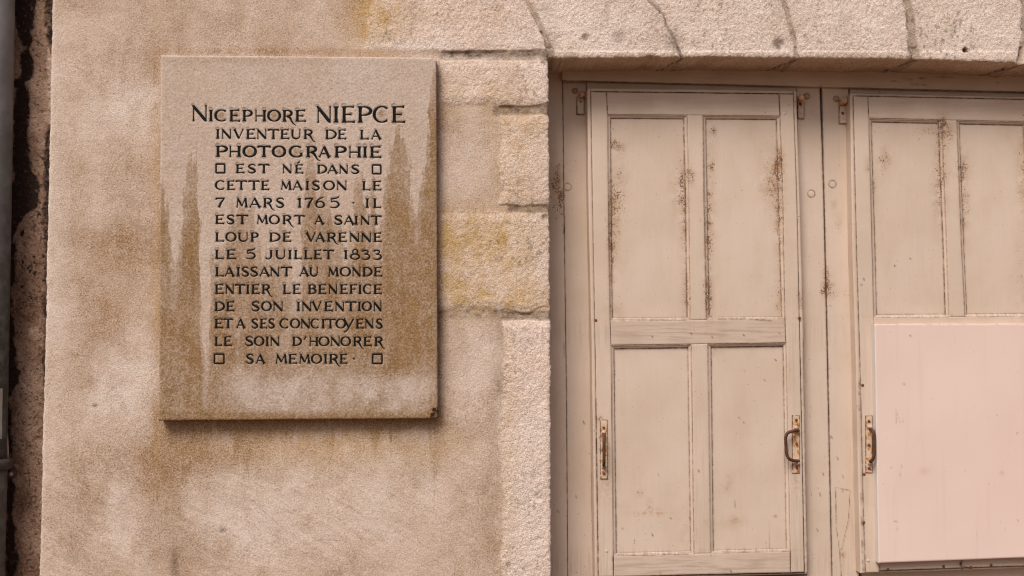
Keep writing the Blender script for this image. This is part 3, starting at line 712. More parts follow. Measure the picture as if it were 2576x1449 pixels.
SHL = 'shutters hung side by side in the frame'
sh1 = thing('wooden_shutter', tuple(P(1750, 1449, YS)), 'beige four-panel wooden shutter with two rusty handles and mould on its panels', 'shutter', SHL)
l0 = L((222, 1477.4), (503, 1480), (899, 1488.7), (1238, 1493.5), (1449, 1496.5)); l1 = L((230, 1486), (503, 1490.5), (915, 1498), (1390, 1504.5), (1449, 1505.5))
l2 = L((230, 1525.5), (288, 1528.5), (503, 1530.5), (800, 1534.5), (878, 1537.5), (1399, 1543), (1449, 1543.5)); l3 = L((298, 1536.4), (503, 1538), (800, 1541), (878, 1545), (1391, 1551))
m0 = L((298, 1719.4), (503, 1724), (799, 1728), (873, 1730), (1390, 1737.3)); m1 = L((288, 1728.7), (503, 1733), (800, 1736.5), (870, 1739), (1399, 1746))
m2 = L((290, 1768.6), (503, 1771), (800, 1777), (868, 1780.3), (1399, 1787.5)); m3 = L((300, 1775.8), (503, 1779.5), (800, 1784.5), (873, 1789.5), (1390, 1795))
r0 = L((301, 1952.6), (503, 1958), (797, 1966), (871, 1969.6), (1380, 1978)); r1 = L((230, 1959), (292, 1962.4), (503, 1969.3), (800, 1974.5), (862, 1977), (1386, 1988), (1449, 1989))
r2 = L((229, 1995.5), (503, 2004.5), (1126, 2017.5), (1449, 2023.5)); r3 = L((229, 2002.6), (503, 2012), (800, 2019.5), (1126, 2025), (1449, 2031.5))
T0 = Rw(1477, 222.3, 2002, 228.8); T1 = Rw(1486, 230.5, 1996, 236.5); T2 = Rw(1528, 288, 1962, 291.7); T3 = Rw(1536, 298, 1953, 301)
B3 = Rw(1541, 800, 1966, 797); B2 = Rw(1535, 808, 1975, 802.5); C2 = Rw(1537, 868.7, 1977, 862.5); C3 = Rw(1545, 878, 1970, 871)
D3 = Rw(1551, 1391, 1978, 1380); D2 = Rw(1543, 1399, 1988, 1386.5); D0 = Rw(1497, 1456, 2031, 1444); D1 = off(D0, -5)
def trace(f, a, b, wd=1.3, s=.9, n=30): dl_([(float(f(v)), v) for v in np.linspace(a, b, n)], wd, s)
def tracer(g, a, b, wd=1.3, s=.9): dl_([(a, float(g(a))), (b, float(g(b)))], wd, s)
trace(l1, 230, 1000, 1.2, .55); trace(l1, 1000, 1449, 1.6, .95); trace(r2, 230, 900, 1.2, .5); trace(r2, 900, 1449, 1.3, .85); trace(r3, 850, 1449, 1.3, .7)
trace(l2, 236, 288, 1.5, .8); trace(r1, 236, 292, 1.5, .9); trace(l2, 288, 1399, 1.1, .42); trace(l3, 298, 800, 1.4, .75); trace(l3, 878, 1391, 1.4, .85)
trace(m0, 298, 799, 1.6, .95); trace(m0, 873, 1390, 1.4, .8); trace(m1, 288, 800, 1.1, .5); trace(m1, 870, 1399, 1.1, .65)
trace(m2, 290, 800, 1.3, .7); trace(m3, 300, 800, 1.3, .75); trace(m2, 868, 1399, 1.0, .5); trace(m3, 873, 1390, 1.4, .85)
trace(r0, 301, 797, 1.5, .9); trace(r0, 871, 1380, 1.4, .75); trace(r1, 292, 862, 1.2, .65); trace(r1, 862, 1386, 1.0, .4)
trace(l2, 1399, 1452, 1.3, .7); trace(r1, 1386, 1446, 1.5, .9)
for a, b in ((1536, 1720), (1776, 1953)): tracer(T3, a, b, 1.3, .9); tracer(off(T2, .5), a - 8, b + 8, 1.1, .6)
tracer(T1, 1486, 1996, 1.5, .85)
for a, b in ((1541, 1729), (1784, 1966)): tracer(B3, a, b, 1.2, .45)
tracer(B2, 1535, 1736, 1.2, .55); tracer(B2, 1777, 1975, 1.2, .55)
for a, b in ((1541, 1731), (1784, 1968)): tracer(off(B3, 4), a, b, 3.2, .42)
for a, b in ((1551, 1740), (1795, 1982)): tracer(off(D3, 4), a, b, 3.2, .38)
for a, b in ((1545, 1731), (1789, 1970)): tracer(C3, a, b, 1.8, .95); tracer(C2, a - 8, b + 8, 1.2, .75)
for a, b in ((1551, 1738), (1795, 1979)): tracer(D3, a, b, 1.2, .5)
tracer(D2, 1543, 1746, 1.2, .7); tracer(D2, 1788, 1988, 1.2, .65); tracer(off(D0, -4), 1500, 2030, 1.8, .8)
for q in ((1508, 1100, 5), (1509, 1130, 4), (1510, 1158, 5), (1790, 846, 3), (1870, 842, 3), (1640, 845, 4), (1655, 1192, 5), (1565, 1328, 4), (1735, 1302, 6), (1738, 838, 3), (1640, 1342, 6), (1686, 1302, 3), (1540, 1402, 10), (1792, 1166, 2), (1757, 1182, 5), (1960, 838, 2), (1950, 905, 2), (1922, 955, 2), (1858, 1050, 2), (1870, 1062, 2), (1660, 1440, 5), (1838, 1436, 3)):
    dl_([(q[0], q[1]), (q[0] + 2, q[1] + q[2])], 1.5, .85)
dl_([(1900, 804), (1940, 806)], 1.8, .8); dl_([(1848, 1258), (1850, 1278)], 1.2, .5); dl_([(1936, 1310), (1936, 1380)], 1, .4); dl_([(1735, 880), (1715, 876)], 1.8, .7)
board('edge_bead', l0, l1, off(T0, 0), off(D0, 0), YS + .004, YB, M_pv, sh1, ch=2.2)
board('edge_bead', r2, r3, off(T0, 0), off(D0, 0), YS + .004, YB, M_pv, sh1, ch=2.2)
board('edge_bead', off(l1, .3), off(r2, -.3), T0, T1, YS + .001, YB, M_ph, sh1, ch=3.0)
board('stile', off(l1, .5), off(l2, -.4), off(T1, .6), D1, YS, YB, M_pv, sh1)
board('stile', off(r1, .4), off(r2, -.5), off(T1, .6), D1, YS, YB, M_pv, sh1)
board('rail', off(l2, .4), off(r1, -.4), off(T1, .6), T2, YS, YB, M_ph, sh1)
board('rail', off(l2, .4), off(r1, -.4), B2, C2, YS, YB, M_ph, sh1)
board('rail', off(l2, .4), off(r1, -.4), D2, D1, YS, YB, M_ph, sh1)
board('drip_edge', off(l1, 1), off(r2, -1), off(D1, .3), D0, YS + .006, YB, M_ph, sh1, ch=2)
board('muntin', m1, m2, off(T2, .2), off(B2, -.2), YS + .0006, YB, M_pv, sh1)
board('muntin', m1, m2, off(C2, .2), off(D2, -.2), YS + .0006, YB, M_pv, sh1)
for lo, li, ri, ro in ((l2, l3, m0, m1), (m2, m3, r0, r1)):
    moulding('moulding', lo, li, ro, ri, T2, T3, B2, B3, YS + .0012, YP - .0012, M_pv, sh1)
    moulding('moulding', lo, li, ro, ri, C2, C3, D2, D3, YS + .0012, YP - .0012, M_pv, sh1)
    board('panel', off(li, -1.5), off(ri, 1.5), off(T3, -1.5), off(B3, 1.5), YP, YB, M_pv, sh1, ch=.6)
    board('panel', off(li, -1.5), off(ri, 1.5), off(C3, -1.5), off(D3, 1.5), YP, YB, M_pv, sh1, ch=.6)
handle(sh1, (1509.7, 1528.3, 1055.8, 1205), [(1519, 1076.5), (1518, 1132), (1519.5, 1192)], [(1519, 1092, .003), (1519.5, 1094, .020), (1519.5, 1104, .031), (1519.5, 1132, .033), (1519.5, 1158, .031), (1519, 1169, .020), (1519, 1171, .003)], [(1518.5, 1089), (1519, 1174)],
       'rusty handle at the left edge with its grip standing straight out')
handle(sh1, (1992.6, 2012.2, 1044.5, 1190.5), [(2003, 1057), (2004, 1117), (2004.5, 1176)], [(2008, 1083, .003), (2004, 1083.5, .010), (1994, 1084.5, .018), (1982, 1089, .021), (1976.5, 1100, .022), (1977, 1120, .022), (1978.5, 1140, .022), (1984, 1153, .021), (1994, 1158, .016), (2004, 1159, .009), (2008, 1160, .003)], [(2003, 1076), (2006, 1165)],
       'rusty handle at the right edge with its grip swung left')
for u, v in ((1984, 262), (1974, 286), (1526, 1386), (1499, 806), (2011, 800)): dome('nail', u, v, YS + .0002, .004, .0016, M_pv if u not in (1499, 2011) else M_screw, sh1, n=10)

# second shutter
sh2 = thing('wooden_shutter', tuple(P(2420, 1440, YS)), 'beige wooden shutter with a pink board nailed over its lower half', 'shutter', SHL)
a0 = L((239, 2137.7), (629, 2144), (899, 2152), (1238, 2159), (1440, 2164)); a1 = L((241, 2146), (629, 2155), (899, 2163), (1238, 2171), (1440, 2177))
a2 = L((241, 2183), (297, 2185.4), (629, 2194), (792, 2197.5), (1440, 2212)); a3 = L((307, 2191.8), (629, 2201.6), (792, 2205.7), (1400, 2219))
b0 = L((302, 2359.5), (629, 2372.6), (792, 2377.3)); b1 = L((302, 2369.6), (629, 2381.7), (792, 2387))
b2 = L((303, 2407), (629, 2418.7), (792, 2427)); b3 = L((311, 2413), (629, 2425.4), (792, 2432.4))
c0 = L((312, 2573), (629, 2588), (792, 2595), (1400, 2619)); c1 = off(c0, 9); c2 = off(c0, 45); c3 = off(c0, 53)
t0 = Rw(2146, 235.5, 2576, 244.5); t1 = Rw(2146, 241.5, 2576, 250.5); t2 = Rw(2185, 297.4, 2576, 306.5); t3 = Rw(2185, 307, 2576, 315.5)
q3 = Rw(2206, 792, 2576, 789); q2 = Rw(2206, 799, 2576, 796); e2 = Rw(2200, 860, 2576, 852); e0 = Rw(2164, 1442, 2576, 1428); e1 = off(e0, -5); e3 = Rw(2164, 1392, 2576, 1380)
trace(a1, 241, 1440, 1.4, .7); trace(a2, 246, 297, 1.4, .75); trace(a3, 307, 792, 1.4, .8); trace(a2, 297, 792, 1.0, .45); trace(b0, 302, 792, 1.6, .95); trace(b1, 302, 792, 1.1, .5)
trace(b2, 303, 792, 1.1, .6); trace(b3, 311, 792, 1.4, .8); trace(c0, 312, 792, 1.4, .8)
trace(a1, 880, 1440, 2.0, .5); tracer(t1, 2146, 2650, 1.4, .8)
for a, b in ((2192, 2360), (2413, 2573)): tracer(t3, a, b, 1.4, .9); tracer(t2, a - 7, b + 9, 1.1, .6)
for a, b in ((2206, 2377), (2432, 2595)): tracer(q3, a, b, 1.2, .6); tracer(q2, a - 6, b + 8, 1.1, .55)
tracer(off(e0, -5), 2210, 2650, 1.6, .75); dl_([(2419, 1408), (2416, 1420), (2420, 1428), (2421, 1442)], 3.2, 1.0); dl_([(2421, 1424), (2432, 1427)], 2.2, .9); dl_([(2213, 1418), (2213, 1444)], 1.2, .8)
for q in ((2172, 700, 5), (2166, 715, 3), (2250, 668, 2), (2289, 650, 2)): dl_([(q[0], q[1]), (q[0] + 1.5, q[1] + q[2])], 1.6, .8)
for v, hh_ in ((960, 18), (1020, 12), (1240, 30), (1300, 20), (1360, 30), (1410, 24), (985, 8)): dl_([(float(a0(v)) + 8, v), (float(a0(v + hh_)) + 8, v + hh_)], 2.0, .9)
board('edge_bead', a0, a1, t0, e0, YS + .004, YB, M_pv, sh2, ch=2.2)
board('edge_bead', off(a1, .3), off(c2, -.3), t0, t1, YS + .001, YB, M_ph, sh2, ch=3.0)
board('edge_bead', c2, c3, t0, e0, YS + .004, YB, M_pv, sh2, ch=2.2)
board('stile', off(a1, .5), off(a2, -.4), off(t1, .6), off(e0, -1), YS, YB, M_pv, sh2)
board('stile', off(c1, .4), off(c2, -.5), off(t1, .6), e1, YS, YB, M_pv, sh2)
board('rail', off(a2, .4), off(c1, -.4), off(t1, .6), t2, YS, YB, M_ph, sh2)
board('rail', off(a2, .4), off(c1, -.4), q2, e2, YS, YB, M_ph, sh2)
board('rail', off(a2, .4), off(c1, -.4), e3, e1, YS, YB, M_ph, sh2)
board('drip_edge', off(a2, 2), off(c2, -1), off(e1, .3), e0, YS + .006, YB, M_ph, sh2, ch=2)
board('muntin', b1, b2, off(t2, .2), off(q2, -.2), YS + .0006, YB, M_pv, sh2)
for lo, li, ri, ro in ((a2, a3, b0, b1), (b2, b3, c0, c1)):
    moulding('moulding', lo, li, ro, ri, t2, t3, q2, q3, YS + .0012, YP - .0012, M_pv, sh2)
    board('panel', off(li, -1.5), off(ri, 1.5), off(t3, -1.5), off(q3, 1.5), YP, YB, M_pv, sh2, ch=.6)
board('panel', off(a2, 1), off(c1, -1), off(e2, 1), off(e3, -1), YP, YB, M_pv, sh2, res=6)
pk0 = L((814, 2199.5), (1417, 2209.8)); pkA = Rw(2199, 815, 2576, 814); pkB = Rw(2209, 1417, 2576, 1403)
def pink_attr(u, v):
    d = np.exp(-(np.abs(v - pkB(u)) / 2.0) ** 2) * .75 + .5 * np.exp(-(np.abs(v - pkA(u)) / 1.5) ** 2) * ss(-.1, .5, fbm(u / 12, v / 12, 99, 2))
    for sg in ((2255, 1065, 2253, 1030), (2253, 1030, 2268, 1068), (2270, 1040, 2272, 1062), (2268, 1170, 2264, 1200)): d = np.maximum(d, .3 * np.exp(-(dseg(u, v, *sg) / 1.0) ** 2))
    for x in ((2274, 966, 2, 2, .6), (2290, 845, 1.6, 1.6, .9), (2253, 1312, 3, 1.6, .5), (2257, 1331, 2, 1.6, .4), (2325, 1185, 9, 6, .15), (2520, 1190, 4, 4, .22)): d = np.maximum(d, G(u, v, *x))
    return dict(dirt_shade=np.clip(d, 0, 1), wear=np.clip(np.exp(-np.maximum(u - pk0(v) , 0) / 2.0) * .8, 0, 1))
board('cover_board', pk0, L((814, 2652), (1417, 2676)), pkA, pkB, .084, YS - .0003, M_pink, sh2, ch=1.4, res=3.5, afun=pink_attr, label='plain pink board over the lower panels')
handle(sh2, (2177.5, 2195, 1045.5, 1189.7), [(2186, 1060), (2186, 1120), (2186, 1178)], [(2189, 1079, .003), (2192, 1080, .016), (2197, 1086, .022), (2199, 1098, .024), (2199, 1120, .025), (2199, 1142, .024), (2196, 1154, .021), (2191, 1160, .014), (2189, 1161, .003)], [(2188, 1075), (2188, 1165)],
       'rusty handle beside the pink board')
for u, v in ((2233.6, 1432.6), (2373.5, 1425), (2442, 1427), (2493, 1421.5), (2169.8, 969), (2173.6, 1193), (2172.6, 1314)): dome('nail', u, v, YS + .0002, .0042, .002, M_screw, sh2, n=10)
dome('nail', 2184, 1410, YS + .0002, .004, .002, M_pv, sh2, n=10)
st_ = spline([P(1537, 368, YP - .002), P(1543, 358, YP - .012), P(1548.5, 348, YP - .02)], 6)
so = tube('straw', st_, np.linspace(.0014, .0008, len(st_)), M_straw, None, 6); so['label'] = 'yellow straw poking out beside the upper left panel of the first shutter'; so['category'] = 'straw'

# ------------------------------------------------------------------ drainpipe
pipe = thing('drainpipe', (float(P(-20, 1449, .03)[0]), .03, 0), 'grey drainpipe with collar running down the far left edge', 'drainpipe')
xp = float(P(33 - 47, 0, .03)[0]); xq = float(P(12 - 47, 1157, .03)[0])
z0p, z1p = float(P(-14, 0, .03)[2]), float(P(-35, 1157, .03)[2]); xf = lambda z: xp + (xq - xp) * (z0p - z) / (z0p - z1p)
zc = float(P(0, 1168, .03)[2])
zz = np.linspace(5.4, zc, 60)
tube('upper_pipe', [(xf(z), .03, z) for z in zz], .047, M_pipe, pipe, 40, {'grime': np.clip(.05 + .9 * (2.45 - zz) / .9, 0, 1)})
zz = np.linspace(zc, .02, 30)
tube('lower_pipe', [(xf(zc) - .002, .03, z) for z in zz], .050, M_pipe, pipe, 40, {'grime': np.full(30, .75)})
prof = [(zc + .014, .049), (zc + .012, .058), (zc + .004, .0605), (zc - .006, .0605), (zc - .012, .057), (zc - .014, .050)]
tube('collar', [(xf(zc), .03, z) for z, _ in prof], [r for _, r in prof], M_bracket, pipe, 40)
bc = P(27, 1192, .07)
br = tube('bracket_lug', [(xf(zc) + .03, .075, bc[2]), (bc[0] - .006, .075, bc[2]), (bc[0] + .006, .078, bc[2]), (bc[0] + .011, .08, bc[2])], [.013, .014, .012, .006], M_bracket, pipe, 14)
dome('bolt', 27, 1192, .064, .0055, .004, M_lug, br, n=8)
tz0, tz1 = float(P(0, 976, .03)[2]), float(P(0, 1102, .03)[2]); th = np.linspace(-.2, 1.9, 16)
def band_(name, z0, z1, r, a0_, a1_, mat):
    th = np.linspace(a0_, a1_, 20); co = []
    for z in np.linspace(z0, z1, 6):
        for a in th: co.append((xf(z) + r * math.sin(a), .03 - r * math.cos(a), z))
    return mesh(name, co, grid_faces(6, 20), mat, pipe)
band_('tape_band', tz0, tz1, .0482, -1.0, 1.2, M_tag)
tube('cable', spline([P(13, 1015, .045), P(15, 1045, .045), P(17, 1090, .045), P(20, 1145, .045), P(18, 1160, .05)], 6), .0028, M_cable, pipe, 8)

# ------------------------------------------------------------------ plaque
YQ = -.034
pq = thing('memorial_plaque', tuple(P(750, 1055, 0)), 'rectangular grey-beige stone plaque with black engraved inscription and brown water streaks', 'plaque')
ZX = 2.337 * 1.59
def X3(x): return (700 + x / 2.337) / 1.59
def Y3(y): return (380 + y / 2.337) / 1.59
def Y4(y): return (940 + y / 2.337) / 1.59

STROKES = []   # (line index, pts px Nx2, widths px)
def arcp(cx, cy, rx, ry, a0, a1, n=18):
    a = np.radians(np.linspace(a0, a1, n)); return [(cx + rx * math.cos(q), cy + ry * math.sin(q)) for q in a], a
def glyph(ch, T, t):
    """strokes of one carved capital in a unit box: (points, widths in px)"""
    def stem(x, w=T, x1=None, y0=0, y1=1, f0=1.9, f1=1.9):
        x1 = x if x1 is None else x1; q = [0, .06, .16, .5, .84, .94, 1]; fl = max(1.0, (T * .5) / w)
        ww = [w * f0 * fl ** .5, w * (1 + .35 * (f0 - 1)), w, w * .92, w, w * (1 + .35 * (f1 - 1)), w * f1 * fl ** .5]
        return ([(x + (x1 - x) * k, y0 + (y1 - y0) * k) for k in q], ww)
    def arm(x0, x1, y, y1=None, f=2.6):
        y1 = y if y1 is None else y1; q = [0, .7, .88, 1]
        return ([(x0 + (x1 - x0) * k, y + (y1 - y) * k) for k in q], [t, t, t * 1.5, t * f])
    def bowl(cx, cy, rx, ry, a0, a1, n=18, k=1.0):
        p, a = arcp(cx, cy, rx, ry, a0, a1, n); return (p, [t + (T * k - t) * abs(math.cos(q)) ** 1.5 for q in a])
    S_ = {
     'I': [stem(.5)],
     'N': [stem(.12, t), ([(.04, 1), (.2, .83), (.85, .1), (.93, 0)], [t * 1.2, T, T * 1.1, t * 1.5]), stem(.93, t, f0=.9)],
     'M': [stem(.08, t, .17), ([(.13, 1), (.3, .62), (.52, .16)], [T * .7, T, T * .8]), ([(.52, .14), (.8, .9), (.84, 1)], [t, t, t * 1.3]), stem(.93, T, .84, f1=1.1)],
     'A': [stem(.06, t, .48, f1=.8), ([(.42, 1.0), (.48, .93), (.86, .1), (.95, 0)], [t, T * .95, T, T * 1.9]), ([(.2, .32), (.78, .32)], [t, t])],
     'V': [([(.0, 1), (.08, .93), (.45, .12), (.5, 0)], [T * 1.9, T, T, t]), ([(.5, 0), (.9, .92), (.97, 1)], [t, t, t * 2.2])],
     'E': [stem(.2), arm(.2, .93, .965), arm(.2, .76, .5), arm(.2, 1.0, .035)],
     'F': [stem(.22), arm(.22, .98, .965), arm(.22, .78, .5)],
     'L': [stem(.22), arm(.22, 1.0, .035)],
     'T': [([(.0, .86), (.06, .95), (.5, .965), (.94, .95), (1, .86)], [t * 1.3, t * 1.9, t * 1.1, t * 1.9, t * 1.3]), stem(.5, f1=1.0)],
     'H': [stem(.12, t), stem(.88), ([(.12, .47), (.88, .47)], [t, t])],
     'P': [stem(.2), bowl(.42, .71, .52, .255, 90, -90), ([(.15, .965), (.42, .965)], [t, t]), ([(.2, .455), (.42, .455)], [t, t])],
     'R': [stem(.2), bowl(.45, .72, .46, .245, 90, -90), ([(.15, .965), (.45, .965)], [t, t]), ([(.2, .475), (.45, .475)], [t, t]),
           (spline([(.48, .47), (.74, .33), (.92, .04), (1.08, -.18), (1.34, -.35)], 5).tolist(), None)],
     'D': [stem(.16), bowl(.3, .5, .68, .465, 90, -90, 22), ([(.1, .965), (.3, .965)], [t, t]), ([(.1, .035), (.3, .035)], [t, t])],
     'O': [bowl(.5, .5, .46, .47, 0, 360, 34)],
     'C': [bowl(.55, .5, .5, .48, 48, 312, 26)],
     'G': [bowl(.52, .5, .48, .48, 48, 318, 26), stem(.88, T * .9, y0=.08, y1=.42, f0=1.0, f1=1.6)],
     'B': [stem(.2), bowl(.45, .75, .4, .215, 90, -90), bowl(.48, .285, .46, .25, 90, -90), ([(.15, .965), (.45, .965)], [t, t]), ([(.2, .535), (.48, .535)], [t, t]), ([(.15, .035), (.48, .035)], [t, t])],
     'U': [([(.12, 1), (.12, .92), (.12, .36)] + arcp(.5, .36, .38, .34, 180, 360, 16)[0] + [(.88, .92), (.88, 1)], [T * 1.8, T, T * .9] + [T * .9 + (t - T * .9) * (k / 15) for k in range(16)] + [t, t * 2.2])],
     'J': [([(.75, 1), (.75, .92), (.75, .3), (.66, .1), (.42, .0), (.12, .03), (.02, .1)], [T * 1.9, T, T * .95, T * .7, t * 1.3, t * 1.3, T * .8])],
     'S': [(spline([(.9, .80), (.86, .92), (.55, .98), (.2, .88), (.14, .70), (.42, .54), (.76, .40), (.9, .2), (.62, .03), (.3, .03), (.1, .12), (.06, .22)], 5).tolist(), 'S')],
     'y': [([(.05, 1), (.12, .92), (.5, .1)], [T * 1.8, T * .9, T * .8]), (spline([(.97, 1), (.72, .5), (.5, .05), (.3, -.3), (.08, -.42)], 5).tolist(), None, 'thin')],
     '1': [stem(.62), ([(.15, .82), (.62, .99)], [t, T * .7])],
     '7': [([(.0, .82), (.06, .93), (.5, .95), (.98, .95)], [t * 2, t * 1.7, t * 1.3, t * 1.2]), ([(.95, .95), (.55, .45), (.4, .1), (.36, 0)], [t * 1.2, T * .9, T, T * 1.5])],
     '6': [bowl(.5, .32, .43, .32, 0, 360, 26, .85), (spline([(.07, .34), (.16, .66), (.45, .93), (.85, 1.08)], 6).tolist(), None, 'six')],
     '5': [(spline([(.12, .92), (.4, .96), (.75, 1.02), (1.0, 1.16)], 5).tolist(), None, 'thin'), ([(.12, .94), (.14, .58)], [t, t]), (spline([(.14, .58), (.45, .68), (.84, .54), (.95, .3), (.72, .06), (.36, .0), (.04, .06)], 5).tolist(), 'five')],
     '8': [bowl(.5, .27, .46, .28, 0, 360, 26, .85), bowl(.52, .80, .27, .26, 0, 360, 22, .6)],
     '3': [(spline([(.08, .86), (.4, .97), (.74, .88), (.66, .66), (.36, .52)], 5).tolist(), None, 'thin'), (spline([(.36, .54), (.78, .48), (.93, .25), (.7, .03), (.35, -.02), (.04, .05)], 5).tolist(), 'five')],
     "'": [([(.1, .68), (.9, 1.02)], [t, T * .8])],
     '.': [([(.0, .5), (.5, .5), (1.0, .5)], [.2, T * .95, .2])],
     '^': [([(.2, 1.14), (.8, 1.34)], [t * 1.2, T * .7])],
     '#': [([(.5 * 0, .0), (.0, 1.0)], [T, T]), ([(1, 0), (1, 1)], [T, T]), ([(0, 0), (1, 0)], [T, T]), ([(0, 1), (1, 1)], [T, T])],
    }[ch]
    out = []
    for st in S_:
        p, wd = st[0], st[1]
        n = len(p)
        if wd is None:
            kind = st[2] if len(st) > 2 else 'leg'
            q = np.linspace(0, 1, n)
            wd = {'leg': T * (.95 - .75 * q ** 1.6), 'thin': t * (1.6 - .5 * q), 'six': T * (.9 - .55 * q)}[kind]
        elif isinstance(wd, str):
            q = np.linspace(0, 1, n)
            wd = t + (T - t) * (np.exp(-((q - .5) / .26) ** 2)) if wd == 'S' else t + (T * .9 - t) * np.exp(-((q - .48) / .24) ** 2)
        out.append((np.array(p, float), np.array(wd, float)))
    return out

CUR = [0]
def put(li, ch, x0, x1, top, base, T, t):
    CUR[0] += 1
    for p, wd in glyph(ch, T, t):
        q = np.stack([x0 + (x1 - x0) * p[:, 0], base + (top - base) * p[:, 1]], -1)
        STROKES.append((li, q, wd, CUR[0], ch))
TXT = [
 ('N 157 300 I 320 352 C 373 487 E 508 607 P 630 722 H 745 848 O 868 985 R 1005 1098 E 1125 1222', 'L1a'),
 ('N 1322 1460 I 1482 1530 E 1557 1680 P 1705 1838 C 1855 2000 E 2025 2150', 'L1b'),
 ('I 388 412 N 435 525 V 552 642 E 665 752 N 765 855 T 868 972 E 985 1068 U 1087 1178 R 1203 1285 D 1405 1505 E 1522 1600 L 1727 1810 A 1835 1925', (Y3, 319, 407, 414, 0)),
 ('P 380 490 H 505 612 O 638 758 T 772 893 O 912 1032 G 1070 1195 R 1225 1325 A 1345 1450 P 1490 1600 H 1622 1735 I 1755 1798 E 1820 1928', (Y3, 474, 578, 585, 1)),
 ('# 384 465 E 568 648 S 682 755 T 780 883 N 1005 1090 E 1120 1198 ^ 1135 1175 D 1330 1415 A 1425 1520 N 1535 1615 S 1648 1722 # 1846 1924', (Y3, 646, 727, 736, 0)),
 ('C 378 468 E 485 558 T 568 672 T 687 790 E 805 880 M 990 1085 A 1100 1192 I 1225 1250 S 1282 1352 O 1390 1490 N 1510 1605 L 1750 1825 E 1848 1928', (Y3, 800, 885, 890, 0)),
 ('7 382 465 M 572 675 A 695 800 R 825 905 S 945 1020 1 1140 1180 7 1218 1290 6 1312 1400 5 1450 1535 . 1655 1676 I 1785 1810 L 1852 1925', (Y3, 961, 1050, 1054, 0)),
 ('E 375 460 S 485 555 T 575 683 M 765 865 O 882 975 R 1005 1085 T 1115 1212 A 1305 1390 S 1490 1565 A 1580 1675 I 1683 1705 N 1735 1818 T 1832 1930', (Y3, 1121, 1204, 1212, 0)),
 ('L 375 458 O 475 570 U 592 685 P 708 778 D 882 980 E 1005 1085 V 1228 1315 A 1315 1400 R 1420 1500 E 1525 1605 N 1632 1722 N 1740 1832 E 1855 1932', (Y3, 1284, 1368, 1372, 0)),
 ('L 372 455 E 480 570 5 668 750 J 848 915 U 940 1035 I 1065 1085 L 1112 1185 L 1205 1280 E 1298 1370 T 1385 1485 1 1575 1610 8 1640 1725 3 1742 1825 3 1850 1932', (Y4, 137, 222, 226, 0)),
 ('L 375 455 A 465 555 I 580 602 S 625 690 S 705 775 A 790 885 N 890 975 T 990 1095 A 1165 1250 U 1258 1340 M 1432 1525 O 1545 1640 N 1655 1735 D 1755 1840 E 1858 1935', (Y4, 299, 385, 386, 0)),
 ('E 372 455 N 470 550 T 560 655 I 670 690 E 715 790 R 812 885 L 1008 1080 E 1100 1172 B 1243 1320 E 1338 1415 N 1435 1515 E 1542 1615 F 1632 1700 I 1718 1740 C 1760 1840 E 1855 1935', (Y4, 461, 549, 550, 0)),
 ('D 372 460 E 478 555 S 718 790 O 810 900 N 915 1008 I 1142 1165 N 1185 1275 V 1285 1370 E 1395 1475 N 1495 1580 T 1592 1695 I 1712 1735 O 1750 1835 N 1855 1930', (Y4, 622, 710, 710, 0)),
 ('E 370 450 T 455 540 A 575 655 S 718 775 E 795 860 S 875 930 C 980 1065 O 1080 1165 N 1175 1260 C 1270 1350 I 1375 1395 T 1405 1500 O 1505 1595 y 1572 1672 E 1690 1765 N 1775 1855 S 1880 1938', (Y4, 782, 870, 872, 0)),
 ("L 370 440 E 455 530 S 658 730 O 742 830 I 850 875 N 890 975 D 1098 1180 ' 1205 1228 H 1255 1335 O 1345 1440 N 1455 1540 O 1550 1640 R 1665 1740 E 1762 1840 R 1865 1938", (Y4, 948, 1034, 1037, 0)),
 ('# 368 457 S 665 735 A 755 840 M 940 1045 E 1060 1140 M 1160 1260 O 1275 1370 I 1395 1420 R 1440 1520 E 1540 1610 . 1661 1684 # 1848 1935', (Y4, 1113, 1200, 1201, 0)),
]
for li, (txt, sp) in enumerate(TXT):
    tk = txt.split()
    for i in range(0, len(tk), 3):
        ch, x0, x1 = tk[i], float(tk[i + 1]), float(tk[i + 2])
        u0, u1 = X3(x0), X3(x1)
        if sp == 'L1a':
            k = (x0 - 157) / 1065; base = Y3(244 + 4 * k); top = Y3(95 if ch == 'N' else 137 + 4 * k); T, t = (7.0, 3.0) if ch == 'N' else (6.4, 2.6)
        elif sp == 'L1b': base = Y3(257); top = Y3(105); T, t = 7.8, 3.0
        else:
            fn, tp, b0_, b1_, bold = sp; k = (x0 - 380) / 1550; base = fn(b0_ + (b1_ - b0_) * k); top = fn(tp + (b1_ - b0_) * k); T, t = (7.0, 2.9) if bold else (5.3, 2.3)
            if ch == '#': T = 2.6 if tp < 1000 else 3.2; T = 3.9
        put(li, ch, u0, u1, top, base, T, t)

